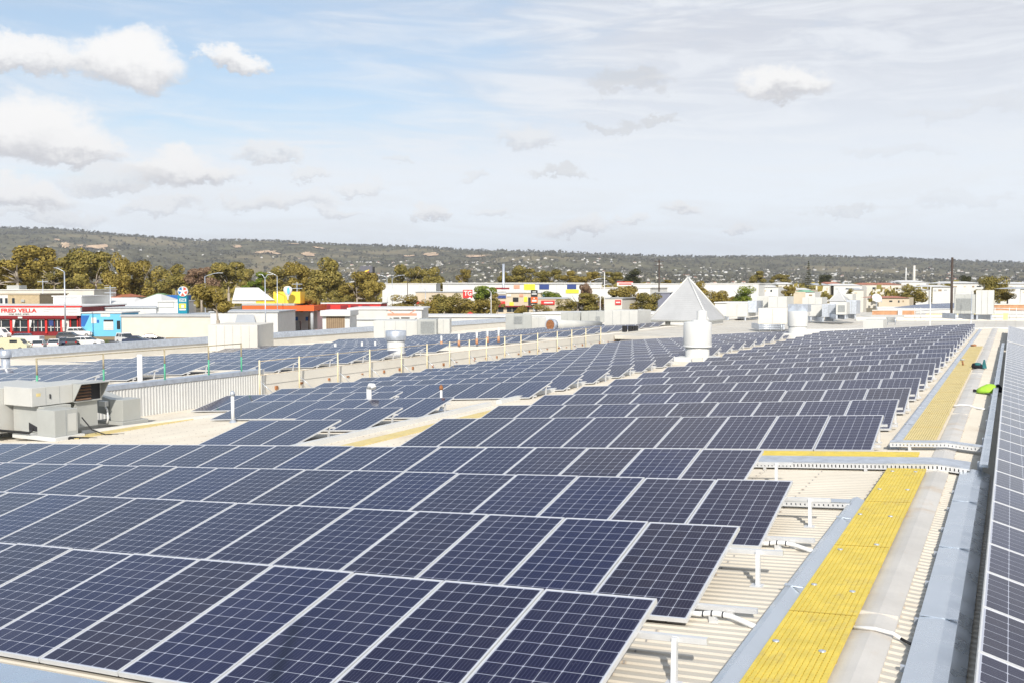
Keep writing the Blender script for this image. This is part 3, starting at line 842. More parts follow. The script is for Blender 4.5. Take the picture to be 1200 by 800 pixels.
part('elbow', MB().path([(b0[0], b0[1], pz), (b0[0] + .08, b0[1] - .03, pz + .10), (b0[0] + .22, b0[1] - .08, pz + .10), (b0[0] + .28, b0[1] - .1, pz + .02)], .09, 12), m_pvc, t)
pq = ony(517, 466, 18.4); pq[2] = zr(pq[0])
post(517, 455, 467, pq, .04, 'slim white vent pipe with rusty cap behind the third left row', None, m_rust)
# mast standing behind the viewpoint: only its thin shadow on the nearest panels shows
p0 = np.array(rp(-3.0, -.85, .16)); sd = np.array(SUN_DIR); tp = p0 + sd * (10.2 / math.hypot(sd[0], sd[1]))
t = thing('aerial_mast', 'slender aerial mast behind the viewpoint throwing a thin shadow on the nearest panels', 'mast', (tp[0], tp[1], zr(tp[0])))
part('pole', MB().tube((tp[0], tp[1], zr(tp[0])), tuple(tp), .065, .05, 10), m_galv, t)
part('base_plate', MB().box(tp[0] - .15, tp[0] + .15, tp[1] - .15, tp[1] + .15, zr(tp[0]), zr(tp[0]) + .03), m_galv, t)

# big white drum vents
def drum(label, base, R1, prof_lo, top, hood):
    t = thing('drum_vent', label, 'roof vent', base, 'large white drum vents')
    b = np.array(base)
    return t, b
def lathe_part(nm, prof, c, m, t, n=28): return part(nm, MB().lathe(prof, c, n), m, t)
q = onroof(817, 424.5); b = q; s = 1 / 23.7           # metres per pixel there
t = thing('drum_vent', 'tall white drum vent with a small cowl on top in the middle of the panels', 'roof vent', b, 'large white drum vents')
part('kerb', MB().box(b[0] - .95, b[0] + .95, b[1] - .85, b[1] + .95, b[2] - .1, b[2] + .30), m_white, t, bev=.02)
part('kerb_flashing', MB().box(b[0] - 1.15, b[0] + 1.15, b[1] - 1.05, b[1] + 1.15, b[2] - .12, b[2] + .09), m_deck, t)
lathe_part('lower_drum', [(.60, .30), (.60, .86), (.58, .87)], b, m_white, t)
lathe_part('upper_drum', [(.70, .80), (.705, .82), (.705, 1.98), (.68, 2.02), (.40, 2.06)], b, m_white, t)
lathe_part('band', [(.722, .80), (.722, .87), (.70, .88)], b, m_white, t)
part('hatch_box', MB().box(b[0] + .05, b[0] + .55, b[1] - 1.05, b[1] - .72, b[2] + .12, b[2] + .34), m_cream, t, bev=.01)
part('vent_flange', MB().lathe([(.40, 2.0), (.42, 2.02), (.42, 2.10), (.26, 2.14)], b + [.12, 0, 0], 20), m_white, t)
part('cowl', MB().lathe([(.26, 2.10), (.26, 2.55), (.25, 2.58), (.10, 2.62)], b + [.22, 0, 0], 20), m_white, t)
q = onroof(934.5, 396); b = q
t = thing('drum_vent', 'white drum vent with a grey square hood behind it, further along the panels', 'roof vent', b, 'large white drum vents')
part('kerb', MB().box(b[0] - .98, b[0] + .98, b[1] - .9, b[1] + .9, b[2] - .1, b[2] + .36), m_white, t, bev=.02)
lathe_part('lower_drum', [(.66, .36), (.66, .92), (.64, .93)], b, m_white, t)
lathe_part('upper_drum', [(.72, .86), (.725, .88), (.725, 1.92), (.70, 1.96), (.2, 2.0)], b, m_white, t)
mb = MB()
for sx in (-1, 1):
    mb.quad((b[0] + .72 * sx, b[1] - .1, b[2] + 1.98), (b[0], b[1] - .12, b[2] + 1.98), (b[0] + .35 * sx, b[1] - .05, b[2] + 2.42))
mb.box(b[0] - .74, b[0] + .74, b[1] - .0, b[1] + 1.2, b[2] + 1.95, b[2] + 2.5)
part('hood', mb, m_galv, t)
# vent beyond the railing
b = fp(464, 418, 56); 
t = thing('drum_vent', 'cream drum vent with a grey rim standing beyond the cream railing', 'roof vent', b, 'large white drum vents')
part('kerb', MB().box(b[0] - .85, b[0] + .85, b[1] - .8, b[1] + .8, b[2] - .2, b[2] + .32), m_white, t, bev=.02)
lathe_part('lower_drum', [(.52, .30), (.52, 1.0), (.50, 1.02)], b, m_white, t)
lathe_part('upper_drum', [(.60, .98), (.61, 1.0), (.61, 1.52), (.58, 1.55), (.2, 1.57)], b, m_galv, t)
b = fp(7, 436, 44)
t = thing('drum_vent', 'small galvanised drum vent at the left edge beyond the railing', 'roof vent', b, 'large white drum vents')
part('kerb', MB().box(b[0] - .35, b[0] + .35, b[1] - .35, b[1] + .35, b[2] - .2, b[2] + .22), m_white, t)
lathe_part('lower_drum', [(.19, .2), (.19, .72)], b, m_galv, t, 18)
lathe_part('upper_drum', [(.25, .70), (.255, .72), (.255, 1.0), (.22, 1.04), (.05, 1.06)], b, m_galv, t, 18)

# ------------------------------------------------------------------ ducted cooler on the roof at the left
def abox(px, py, zb, wx, wy, h, mb=None):
    """axis aligned box: its near right-hand corner stands where the pixel meets height zb"""
    c = hz(px, py, zb); mb = mb or MB()
    return mb.box(c[0] - wx, c[0], c[1], c[1] + wy, zb, zb + h), c
ZU = -1.62
c = hz(64.5, 512, ZU)
t = thing('ducted_cooler', 'bulky grey ducted air cooler with an angled dark hood, beside the corrugated wall', 'air cooler', c)
X, Y = c[0], c[1]
part('base_frame', MB().box(X - 1.9, X + .12, Y - .08, Y + .95, ZU - .13, ZU - .002), m_white, t, bev=.008)
part('fan_casing', MB().box(X - .82, X, Y, Y + .80, ZU, ZU + .80), m_hvac, t, bev=.012)
part('casing_seam', MB().box(X - .83, X + .004, Y + .38, Y + .40, ZU + .01, ZU + .79), m_grille, t)
part('coil_casing', MB().box(X - 2.3, X - .822, Y + .25, Y + 1.2, ZU + .02, ZU + .83), m_hvac, t, bev=.012)
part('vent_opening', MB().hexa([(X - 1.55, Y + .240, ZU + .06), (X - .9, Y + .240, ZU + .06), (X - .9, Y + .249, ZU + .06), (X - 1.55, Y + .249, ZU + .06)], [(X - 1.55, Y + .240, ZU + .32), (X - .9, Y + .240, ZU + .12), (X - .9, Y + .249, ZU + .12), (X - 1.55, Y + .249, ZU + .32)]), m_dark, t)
Pd = hz(37.5, 476.5, ZU + .85); zt = fp(37.5, 454.5, (Pd - CAM) @ FH)[2]; zb = ZU + .85
xd, yd = Pd[0], Pd[1]
part('duct', MB().box(xd - 1.35, xd, yd, yd + 1.42, zb, zt), m_hvacw, t, bev=.012)
part('duct', MB().box(xd - 1.35, xd - .002, yd + 1.425, yd + 2.5, zb, zt - .004), m_hvacw, t)
part('cabinet', MB().box(xd - 3.4, xd - 1.36, yd - .35, yd + 1.9, ZU - .05, zt - .06), m_hvacw, t, bev=.015)
for sx in (.48, .96): part('panel_seam', MB().box(xd - .0015, xd + .002, yd + sx - .006, yd + sx + .006, zb + .03, zt - .03), m_grille, t)
part('warning_label', MB().box(xd - .001, xd + .003, yd + .15, yd + .30, zb + .30, zb + .40), m_yellow2, t)
part('handle', MB().box(xd, xd + .03, yd + .60, yd + .63, zb + .2, zb + .34), m_black, t)
part('access_panel', MB().box(X - .002, X + .004, Y + .46, Y + .74, ZU + .12, ZU + .66), m_hvacw, t)
part('cable', MB().path([(X + .05, Y + .9, ZU + .5), (X + .25, Y + 1.1, ZU + .1), (X + .6, Y + 1.3, ZU - .05), (X + 1.1, Y + 1.8, ZU - .06)], .02), m_black, t)
y1, y2 = yd + 1.45, yd + 2.47
mb = MB().box(xd - .05, xd + .42, y1 - .02, y2 + .02, zt + .002, zt + .025)
for yy in (y1 - .02, y2):
    k = len(mb.v); mb.v += [(xd + .002, yy, zb), (xd + .40, yy, zt), (xd + .002, yy, zt), (xd + .002, yy + .02, zb), (xd + .40, yy + .02, zt), (xd + .002, yy + .02, zt)]
    mb.f += [(k, k + 1, k + 2), (k + 5, k + 4, k + 3), (k, k + 3, k + 4, k + 1), (k + 2, k + 1, k + 4, k + 5), (k, k + 2, k + 5, k + 3)]; mb.sm += [False] * 5
mb.box(xd + .002, xd + .06, y1, y2, zb - .02, zb)
part('hood', mb, m_hvac, t)
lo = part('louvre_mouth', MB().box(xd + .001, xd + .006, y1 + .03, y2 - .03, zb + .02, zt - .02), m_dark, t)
mb = MB()
for i in range(5):
    z = zb + .08 + i * .10; mb.hexa([(xd + .012, y1 + .05, z), (xd + .06, y1 + .05, z - .04), (xd + .06, y1 + .62, z - .04), (xd + .012, y1 + .62, z)], [(xd + .012, y1 + .05, z + .012), (xd + .06, y1 + .05, z - .028), (xd + .06, y1 + .62, z - .028), (xd + .012, y1 + .62, z + .012)])
part('slat', mb, mat('brown_louvre', (.22, .13, .08), .8, 0, .2, 8), lo)
part('skirt', MB().box(xd - .9, xd - .05, y1 + .1, y2 - .1, ZU + .0, zb - .002), m_hvac, t)
part('support_leg', MB().box(xd - .2, xd - .12, yd + .3, yd + .38, ZU - .05, zb - .002), m_galv, t)
part('pipework', MB().path([(X - 2.4, Y - .15, ZU + .06), (X - 1.0, Y - .15, ZU + .08), (X - .9, Y - .05, ZU + .2)], .04), m_black, t)
part('pipework', MB().path([(X + .1, Y + .4, ZU - .08), (X + .7, Y + .7, ZU - .1), (X + 1.2, Y + .9, ZU - .12)], .06), m_black, t)
ZB = zr(-22.5)
c = hz(144, 493.5, -1.60)
X, Y = c[0], c[1]
t = thing('air_conditioner', 'small grey roof unit with a white cable box in front of the corrugated wall', 'air conditioner', (X, Y, ZB))
part('plinth', MB().box(X - 1.1, X + .12, Y - .12, Y + .95, ZB, -1.602), m_hvac, t, bev=.01)
part('casing', MB().box(X - .62, X, Y, Y + .74, -1.60, -.88), m_hvac, t, bev=.012)
part('duct', MB().hexa([(X - 1.95, Y + .05, -1.32), (X - .622, Y + .05, -1.45), (X - .622, Y + .6, -1.45), (X - 1.95, Y + .6, -1.32)], [(X - 1.95, Y + .05, -.62), (X - .622, Y + .05, -.90), (X - .622, Y + .6, -.90), (X - 1.95, Y + .6, -.62)]), m_hvac, t)
part('cable_box', MB().box(X - .98, X - .66, Y - .16, Y - .01, -1.12, -.94), m_white, t, bev=.01)
part('conduit', MB().path([(X - .75, Y - .1, -1.10), (X - .58, Y - .14, -1.22), (X - .52, Y - .16, -1.5), (X - .56, Y - .18, ZB + .05)], .03), m_pvc, t)

# long white flashing across the roof by the cooler
a, bq = onroof(96, 508), onroof(262, 487)
d_ = (bq - a) / np.linalg.norm(bq - a); nn = np.array([-d_[1], d_[0], 0]) * .10
mb = MB().hexa([a, bq, bq + nn, a + nn], [a + [0, 0, .10], bq + [0, 0, .10], bq + nn + [0, 0, .10], a + nn + [0, 0, .10]])
solo('pipe_cover', mb, m_white, 'long white pipe cover running across the roof in front of the cooler', 'pipe cover')

a, bq = onroof(92, 514.5), onroof(228, 491.5); d_ = (bq - a); L_ = np.linalg.norm(d_); d_ = d_ / L_; nn = np.array([-d_[1], d_[0], 0]); nn[2] = (NP[0] * -nn[0]) / NP[2]
t = thing('grating_walkway', 'faded yellow walkway strip along the white pipe cover by the grey cooler', 'walkway', (a + bq) / 2, 'yellow roof walkways')
mb = MB()
for i in range(8):
    o1, o2 = a + nn * (.05 + i * .09), a + nn * (.05 + i * .09 + .07); up = np.array([0, 0, .04])
    mb.hexa([o1, o1 + d_ * L_, o2 + d_ * L_, o2], [o1 + up, o1 + d_ * L_ + up, o2 + d_ * L_ + up, o2 + up])
part('slats', mb, m_yellow2, t)

# ------------------------------------------------------------------ things left lying on the ridge
zc = zr(1.5) + .045
c = hz(1156.5, 459, zc + .0); X, Y = c[0], c[1]
def lump(rings, n=16, seed=1):
    """closed soft body from rings (cx, cy, z, rx, ry)"""
    r = random.Random(seed); mb = MB(); i0 = 0
    for (cx, cy, z, rx, ry) in rings:
        for k in range(n):
            a = 2 * math.pi * k / n; q = 1 + r.uniform(-.08, .08)
            mb.v.append((cx + rx * q * math.cos(a), cy + ry * q * math.sin(a), z + r.uniform(-.012, .012)))
    for j in range(len(rings) - 1):
        for k in range(n):
            k2 = (k + 1) % n; mb.f.append((j * n + k, j * n + k2, (j + 1) * n + k2, (j + 1) * n + k)); mb.sm.append(True)
    mb.f.append(tuple(reversed(range(n)))); mb.f.append(tuple((len(rings) - 1) * n + k for k in range(n))); mb.sm += [True, True]
    return mb
m_hivis = mat('hi_vis_fabric', (0.38, 0.66, 0.06), 0.8, 0, .12, 5, .4, 12)
m_teal = mat('teal_fabric', (0.03, 0.16, 0.17), 0.8, 0, .2, 7, .3, 20)
m_navy = mat('dark_fabric', (0.012, 0.013, 0.018), 0.85, 0, .2, 9, .3, 20)
t = thing('work_jacket', 'lime green work jacket dropped on the ridge against the right hand panels', 'jacket', (X, Y, zc))
part('body', lump([(X - .02, Y, zc - .02, .30, .24), (X, Y, zc + .08, .31, .25), (X + .05, Y + .03, zc + .20, .24, .20), (X + .10, Y + .04, zc + .29, .12, .12), (X + .11, Y + .04, zc + .31, .03, .03)], 18, 3), m_hivis, t)
part('collar', lump([(X + .36, Y + .1, zc + .02, .10, .16), (X + .36, Y + .1, zc + .16, .11, .15), (X + .32, Y + .1, zc + .28, .06, .08), (X + .31, Y + .1, zc + .30, .02, .02)], 14, 4), m_navy, t)
part('cuff', lump([(X - .36, Y - .02, zc - .0, .06, .06), (X - .37, Y - .02, zc + .07, .05, .05), (X - .37, Y - .02, zc + .09, .02, .02)], 10, 5), m_navy, t)
t.scale = (.80, .80, .72)
c = hz(1147.5, 431, zc); X, Y = c[0], c[1]
t = thing('tool_bag', 'black and teal tool bag slumped on the ridge beside the yellow walkway', 'bag', (X, Y, zc))
part('body', lump([(X - .05, Y, zc - .01, .24, .16), (X - .06, Y, zc + .10, .23, .16), (X - .10, Y, zc + .18, .15, .12), (X - .12, Y, zc + .20, .03, .03)], 16, 6), m_navy, t)
part('flap', lump([(X - .06, Y - .03, zc + .13, .14, .13), (X - .06, Y - .03, zc + .205, .12, .11), (X - .06, Y - .03, zc + .22, .04, .04)], 14, 7), m_teal, t)
mb = MB(); mb.hexa([(X + .08, Y - .1, zc), (X + .28, Y - .1, zc), (X + .28, Y + .1, zc), (X + .08, Y + .1, zc)], [(X + .15, Y - .04, zc + .36), (X + .20, Y - .06, zc + .36), (X + .20, Y + .06, zc + .36), (X + .15, Y + .04, zc + .36)])
part('lid_flap', mb, m_teal, t, bev=.02)
t.scale = (.86, .86, .86)
c = hz(1128.3, 429.5, .0); X, Y = c[0], c[1]
t = thing('hand_tool', 'small upright cordless tool left standing on the yellow walkway', 'tool', (X, Y, 0))
part('foot', MB().box(X - .07, X + .07, Y - .05, Y + .05, .0, .05), m_black, t, bev=.01)
part('handle', MB().tube((X + .01, Y, .05), (X - .02, Y, .22), .03, .028, 10), m_rust, t)
part('head', MB().tube((X - .09, Y, .26), (X + .05, Y, .27), .035, .03, 10), m_hvac, t)
c = hz(1141, 404.5, .02); X, Y = c[0], c[1]
solo('rag', lump([(X, Y, .0, .15, .2), (X, Y, .04, .13, .16), (X + .03, Y, .07, .05, .06), (X + .03, Y, .08, .02, .02)], 12, 8), m_rust, 'small brown rag lying at the far end of the yellow walkway', 'rag')

# ------------------------------------------------------------------ pyramid skylight
D = 97.0; s = D / F_PX
c = fp(830, 376, D); w = 6.35; zb = c[2]
apex = np.array([c[0] - w / 2, c[1] + w / 2, fp(805, 325.5, D + 1.5)[2]])
t = thing('pyramid_roof', 'grey metal clad pyramid rooflight with pale hips rising from the far roof', 'pyramid roof', (apex[0], apex[1], DECK))
cs = [np.array([c[0] - w, c[1], zb]), np.array([c[0], c[1], zb]), np.array([c[0], c[1] + w, zb]), np.array([c[0] - w, c[1] + w, zb])]
m_pyr = mat('grey_standing_seam', (0.44, 0.445, 0.45), 0.5, 0.0, .05, .6)
mb = MB()
# lapped horizontal courses
nc = 22
for k in range(4):
    a, b_ = cs[k], cs[(k + 1) % 4]
    out = np.cross(b_ - a, apex - a); out = out / np.linalg.norm(out)
    for i in range(nc):
        u0, u1 = i / nc, (i + 1) / nc
        p = [a + (apex - a) * u0 + out * .010, b_ + (apex - b_) * u0 + out * .010, b_ + (apex - b_) * u1, a + (apex - a) * u1]
        if i == nc - 1: mb.quad(p[0], p[1], apex)
        else: mb.quad(*p)
        mb.quad(a + (apex - a) * u0, b_ + (apex - b_) * u0, p[1], p[0])
part('cladding', mb, m_pyr, t)
for q in cs: part('hip_capping', MB().tube(q + (apex - q) * .0 + [0, 0, .05], apex + [0, 0, .06], .09, .09, 6), m_white, t)
part('eaves', MB().box(c[0] - w - .1, c[0] + .1, c[1] - .1, c[1] + w + .1, zb - .12, zb - .002), m_hvac, t)
mb = MB()
x0 = c[0] - w + .15
for a, b_ in ((0, 1.55), (2.15, 3.75), (4.0, 6.1)):
    mb.box(x0 + a, x0 + b_, c[1] + .05, c[1] + .2, DECK, zb - .121)
mb.box(c[0] - .3, c[0] - .15, c[1] + .25, c[1] + w - .1, DECK, zb - .121)
part('upstand_wall', mb, m_white, t)
part('inner_wall', MB().box(x0, c[0] - .4, c[1] + .4, c[1] + w - .2, DECK, zb - .121), m_hvac, t)

# ------------------------------------------------------------------ rooftop plant on the far decks (px0, py0, px1, py1, distance, depth, material, label)
def plant(rect, D, depth, m, label, name='air_conditioner', cat='air conditioner', grp='rooftop plant', grille=None, legs=True, doors=0, hood=None):
    x0, y0, x1, y1 = rect
    b = fp((x0 + x1) / 2, y1, D); t = thing(name, label, cat, b, grp)
    part('casing', MB().fbox(x0, y0, x1, y1, D, depth), m, t, bev=.03)
    if grille:
        gx0, gy0, gx1, gy1 = grille
        g = part('grille', MB().fbox(gx0, gy0, gx1, gy1, D - .03, .028), m_grille, t)
        mb = MB(); k = max(3, int((gy1 - gy0) / .9))
        for i in range(k):
            yy = gy0 + (i + .5) * (gy1 - gy0) / k; mb.fbox(gx0, yy - .12, gx1, yy + .12, D - .07, .035)
        part('louvre', mb, m_hvac, g)
    for i in range(doors):
        xx = x0 + (i + 1) * (x1 - x0) / (doors + 1)
        part('panel_seam', MB().fbox(xx - .15, y0 + .8, xx + .15, y1 - .8, D - .02, .018), m_grille, t)
    if hood:
        part('hood', MB().fbox(hood[0], hood[1], hood[2], hood[3], D + .3, depth * .8), m_galv, t)
    if legs:
        zb = b[2]
        for u in (.1, .9):
            q = fp(x0 + (x1 - x0) * u, y1, D + .15); part('skid', MB().wbox(q - RT * .08, q + RT * .08, zb - .5, zb - .002, depth * .9), m_galv, t)
    return t
plant((244, 381, 302, 411.5), 74, 5, m_cream, 'big pale panelled plant enclosure in front of the long parapet', 'plant_enclosure', 'plant room', doors=5)
plant((438, 376, 489, 399), 92, 4, m_hvacw, 'broad white plant box behind the drum vent beyond the railing', doors=3)
plant((489, 374.5, 511.5, 393.5), 91, 3, m_hvac, 'grey air conditioner beside the broad white plant box', grille=(493, 377, 509, 391))
plant((512, 374, 527, 391.5), 93, 3, m_hvacw, 'narrow white air conditioner right of the grey one', doors=1)
plant((592.5, 368.5, 623, 387.5), 96, 3, m_hvac, 'grey louvred air handler left of the long duct', grille=(602, 371, 612, 380), doors=2)
plant((623, 372, 640, 386), 98, 3, m_hvacw, 'low white box between the air handler and the open duct', doors=1)
plant((657, 366.5, 680, 377), 108, 3, m_hvac, 'pale grey cooling box above the long duct', doors=2)
plant((681, 365, 708, 378), 107, 3, m_hvac, 'pale grey cooling box with a dark flap beside the big white cabinet', doors=2, grille=(698, 371, 703, 377))
plant((708, 364, 747, 383.5), 95, 4, m_hvacw, 'big white equipment cabinet left of the pyramid', doors=3)
t = thing('air_duct', 'long round duct with an open rusty mouth on the far roof', 'duct', fp(670, 388, 92))
a, b_ = fp(645, 381, 91), fp(702, 382, 97)
part('tube', MB().tube(a, b_, .52, .46, 20), m_hvacw, t)
part('mouth', MB().tube(a - (b_ - a) * .004, a + (b_ - a) * .06, .62, .58, 20), m_galv, t)
part('opening', MB().tube(a - (b_ - a) * .006, a - (b_ - a) * .0045, .50, .50, 20), m_rust, t)
for u in (.2, .6, .95):
    q = a + (b_ - a) * u; part('saddle', MB().box(q[0] - .1, q[0] + .1, q[1] - .5, q[1] + .5, DECK - .5, q[2] - .3), m_galv, t)
for i, (px, lab) in enumerate(((732, 'left'), (739, 'middle'), (745, 'right'))):
    q = fp(px, 386.5, 84); solo('pump_unit', MB().box(q[0] - .18, q[0] + .18, q[1] - .2, q[1] + .2, DECK, q[2] + .35), m_black, 'small black pump beside the big white cabinet, the %s one of three' % lab, 'pump', None, 'small black pumps', bev=.05)
# right of the pyramid
plant((851, 356, 876, 371.5), 112, 4, m_hvacw, 'white box right of the pyramid with a grey hood on its side', doors=1, hood=(876, 353, 886.5, 366.5))
plant((887, 347.5, 900, 362), 116, 4, m_hvacw, 'small white block behind the cream condenser', legs=False)
plant((900, 348, 922, 361), 114, 4, m_hvacw, 'white block with a dark slot behind the cream condenser', doors=1)
plant((888.5, 361.5, 922, 380), 84, 3.4, m_cream, 'large cream condenser on a steel stand beside the far drum vent', doors=1)
q = thing('condenser_coil', 'grey pipe stand beneath the large cream condenser', 'pipe stand', fp(903, 387, 83))
for i in range(3): part('pipe', MB().tube(fp(889, 381.5 + i * 2, 83), fp(917, 381.2 + i * 2, 83.4), .07, .07, 8), m_galv, q)
for px in (890, 903, 916): part('leg', MB().tube(fp(px, 380, 83.2), fp(px, 388, 83.2), .05, .05, 6), m_galv, q)
plant((940, 349, 963, 357), 120, 4, m_hvacw, 'flat white roof unit behind the far drum vent', doors=2)
plant((949, 357.5, 963, 371), 104, 3, m_hvacw, 'square white roof unit left of the small pyramid', legs=True)
plant((963, 357, 979, 372), 102, 3, m_galv, 'galvanised roof cooler left of the small pyramid', doors=1)
plant((979.5, 354.5, 992, 369), 100, 3, m_hvacw, 'white roof cooler in front of the small pyramid', grille=(982, 358, 990, 366))
plant((991.5, 352.5, 1003.5, 368.5), 102, 3, m_galv, 'galvanised roof cooler right of the small pyramid', doors=1)
plant((988, 345, 999, 352), 116, 3, m_hvacw, 'small white box behind the small pyramid', legs=False)
D = 108; c = fp(988, 353.5, D); w = 1.9; ap = fp(983, 341, D + .8)
t = thing('pyramid_roof', 'small grey pyramid rooflight among the white roof coolers', 'pyramid roof', (ap[0], ap[1], DECK), None)
mb = MB(); cc = [fp(971, 353.5, D), fp(991, 353.5, D), fp(996, 352.5, D + 2), fp(977, 352.5, D + 2.2)]
for k in range(4): mb.quad(cc[k], cc[(k + 1) % 4], ap)
part('cladding', mb, m_pyr, t)
for q in cc[:3]: part('hip_capping', MB().tube(q, ap, .07, .07, 6), m_white, t)
part('upstand_wall', MB().fbox(972, 353.6, 990, 368, D + .1, 2), m_white, t)
plant((1118, 345.5, 1142.5, 368), 88, 3, m_hvac, 'grey half of the twin roof units on the right', grille=(1120.5, 350, 1139, 364), doors=1)
plant((1143, 340.5, 1164, 369), 88, 3, m_hvacw, 'taller white half of the twin roof units on the right', doors=2)
plant((1011, 375, 1035, 388), 72, 2.5, m_hvacw, 'low white roof box just beyond the last panels', legs=False)
t = thing('pipe_rack', 'low rack of grey pipes beyond the last panel row', 'pipe rack', fp(1050, 378, 80))
for i in range(4): part('pipe', MB().tube(fp(1039, 372.5 + i * 1.6, 80), fp(1050, 372.8 + i * 1.6, 80.5), .05, .05, 6), m_grille, t)
for px in (1040, 1049): part('leg', MB().tube(fp(px, 372, 80.2), fp(px, 381, 80.2), .04, .04, 6), m_galv, t)
# satellite dish
c = fp(1027, 350.5, 112); t = thing('satellite_dish', 'white satellite dish on the far roof edge', 'dish', fp(1027, 362, 112))
mb = MB(); nrm = (SUN_DIR.xy.to_3d() + Vector((0, 0, .5))).normalized(); ax = Vector((nrm.y, -nrm.x, 0)).normalized(); ay = nrm.cross(ax)
R0 = .58; rings = 5; 
for j in range(rings + 1):
    r_ = R0 * j / rings
    for k in range(20):
        a_ = 2 * math.pi * k / 20; pz_ = Vector(c) + ax * r_ * 1.0 * math.cos(a_) + ay * r_ * math.sin(a_) + nrm * (.22 * (r_ / R0) ** 2)
        mb.v.append(tuple(pz_))
for j in range(rings):
    for k in range(20):
        k2 = (k + 1) % 20; mb.f.append((j * 20 + k, j * 20 + k2, (j + 1) * 20 + k2, (j + 1) * 20 + k)); mb.sm.append(True)
part('dish', mb, m_white, t)
part('mast', MB().tube(fp(1027, 363, 112), tuple(c), .06, .06, 8), m_galv, t)
part('feed_arm', MB().tube(tuple(c), tuple(Vector(c) + nrm * .55), .025, .025, 6), m_galv, t)

# ------------------------------------------------------------------ ground, car park, road
m_ground = mat('dry_suburban_ground', (0.22, 0.19, 0.13), 0.95, 0, .25, .02, dirt=((.10, .11, .05), .7), dscale=.012)
m_asph = mat('asphalt', (0.085, 0.082, 0.08), 0.9, 0, .2, .3, .2, 8)
m_verge = mat('brown_verge', (0.30, 0.21, 0.11), 0.95, 0, .2, .3)
mb = MB(); GN = 40
mb.quad((-9600, -1500, GROUND), (4000, -1500, GROUND), (4000, 9700, GROUND), (-9600, 9700, GROUND))
struct('ground', mb, m_ground)
q = [fp(-260, 400, 140), fp(330, 400, 140), fp(330, 400, 178), fp(-260, 400, 178)]
struct('car_park', MB().quad(*[(p[0], p[1], GROUND + .02) for p in q]), m_asph)
q = [fp(-260, 400, 178.2), fp(330, 400, 178.2), fp(330, 400, 191.5), fp(-260, 400, 191.5)]
struct('verge', MB().quad(*[(p[0], p[1], GROUND + .024) for p in q]), m_verge)
q = [fp(400, 400, 182), fp(1000, 400, 182), fp(1000, 400, 232), fp(400, 400, 232)]
struct('parking_lot', MB().quad(*[(p[0], p[1], GROUND + .028) for p in q]), m_asph)

# ------------------------------------------------------------------ buildings of the town
def paint(name, c, **k): return mat(name, c, k.pop('rough', .6), 0, k.pop('var', .05), k.pop('vs', .3), **k)
m_red = paint('red_paint', (0.62, 0.035, 0.03)); m_dred = paint('dark_red_paint', (0.22, 0.015, 0.02))
m_brickt = mat('tan_brick', (0.50, 0.40, 0.25), .85, 0, .1, 2.0); m_brick = mat('orange_brick', (0.50, 0.27, 0.15), .85, 0, .15, 1.5)
m_orange = paint('orange_fascia', (0.80, 0.13, 0.025)); m_ylw = paint('yellow_fascia', (0.85, 0.62, 0.06)); m_ylw2 = paint('lemon_fascia', (0.85, 0.80, 0.05))
m_lblue = paint('sky_blue_paint', (0.16, 0.52, 0.78)); m_blue = paint('deep_blue_paint', (0.02, 0.13, 0.42)); m_teals = paint('teal_paint', (0.0, 0.22, 0.32))
m_navys = paint('navy_sign', (0.03, 0.06, 0.22)); m_blk = paint('black_sign', (0.02, 0.02, 0.022)); m_turq = paint('turquoise_sign', (0.0, .45, .42))
m_groof = paint('grey_sheet_roof', (0.46, 0.48, 0.50)); m_wroof = paint('white_sheet_roof', (0.70, 0.69, 0.67)); m_tile = paint('terracotta_tiles', (0.45, 0.17, 0.10))
m_tan = paint('tan_render', (0.58, 0.50, 0.38)); m_brown = mat('brown_roller_door', (0.33, 0.24, 0.15), .6, 0, .1, 2)
m_pink = paint('salmon_steel', (0.75, 0.33, 0.22))

def BK(x0, x1): return (0, 1.0, 0) if x0 + x1 > 1300 else None
def bld(label, x0, y0, x1, D, depth, m, name='shop_building', roof=m_wroof, group=None, yb=None):
    """box building: front edge pixels x0..x1, top y0, standing on the ground D metres ahead"""
    a, c = fp(x0, 340, D), fp(x1, 340, D); zt = fp((x0 + x1) / 2, y0, D)[2]
    t = thing(name, label, 'building', ((a[0] + c[0]) / 2, (a[1] + c[1]) / 2, GROUND), group)
    part('wall', MB().wbox(a, c, GROUND, zt, depth, BK(x0, x1)), m, t)
    if roof:
        k = .25; a2 = a - RT * k; c2 = c + RT * k
        part('roof', MB().wbox(a2 - FH * k, c2 - FH * k, zt + .002, zt + .22, depth + 2 * k, BK(x0, x1)), roof, t)
    return t
def face(t, nm, x0, y0, x1, y1, D, m, proud=.12, th=.11, label=None):
    return part(nm, MB().fbox(x0, y0, x1, y1, D - proud, th), m, t, label)
def hip(t, x0, ye, x1, yr, D, depth, m, inset=.3, nm='roof'):
    a, c = fp(x0, ye, D), fp(x1, ye, D); zr_ = fp((x0 + x1) / 2, yr, D + depth / 2)[2]; ze = a[2]
    k = FH * depth; w = c - a; r0 = a + w * inset + k * .5; r1 = a + w * (1 - inset) + k * .5
    r0 = np.array([r0[0], r0[1], zr_]); r1 = np.array([r1[0], r1[1], zr_]); c[2] = ze
    A, B, Cc, Dd = a, c, c + k, a + k
    mb = MB().quad(A, B, r1, r0).quad(B, Cc, r1).quad(Cc, Dd, r0, r1).quad(Dd, A, r0).quad(Dd, Cc, B, A)
    return part(nm, mb, m, t)

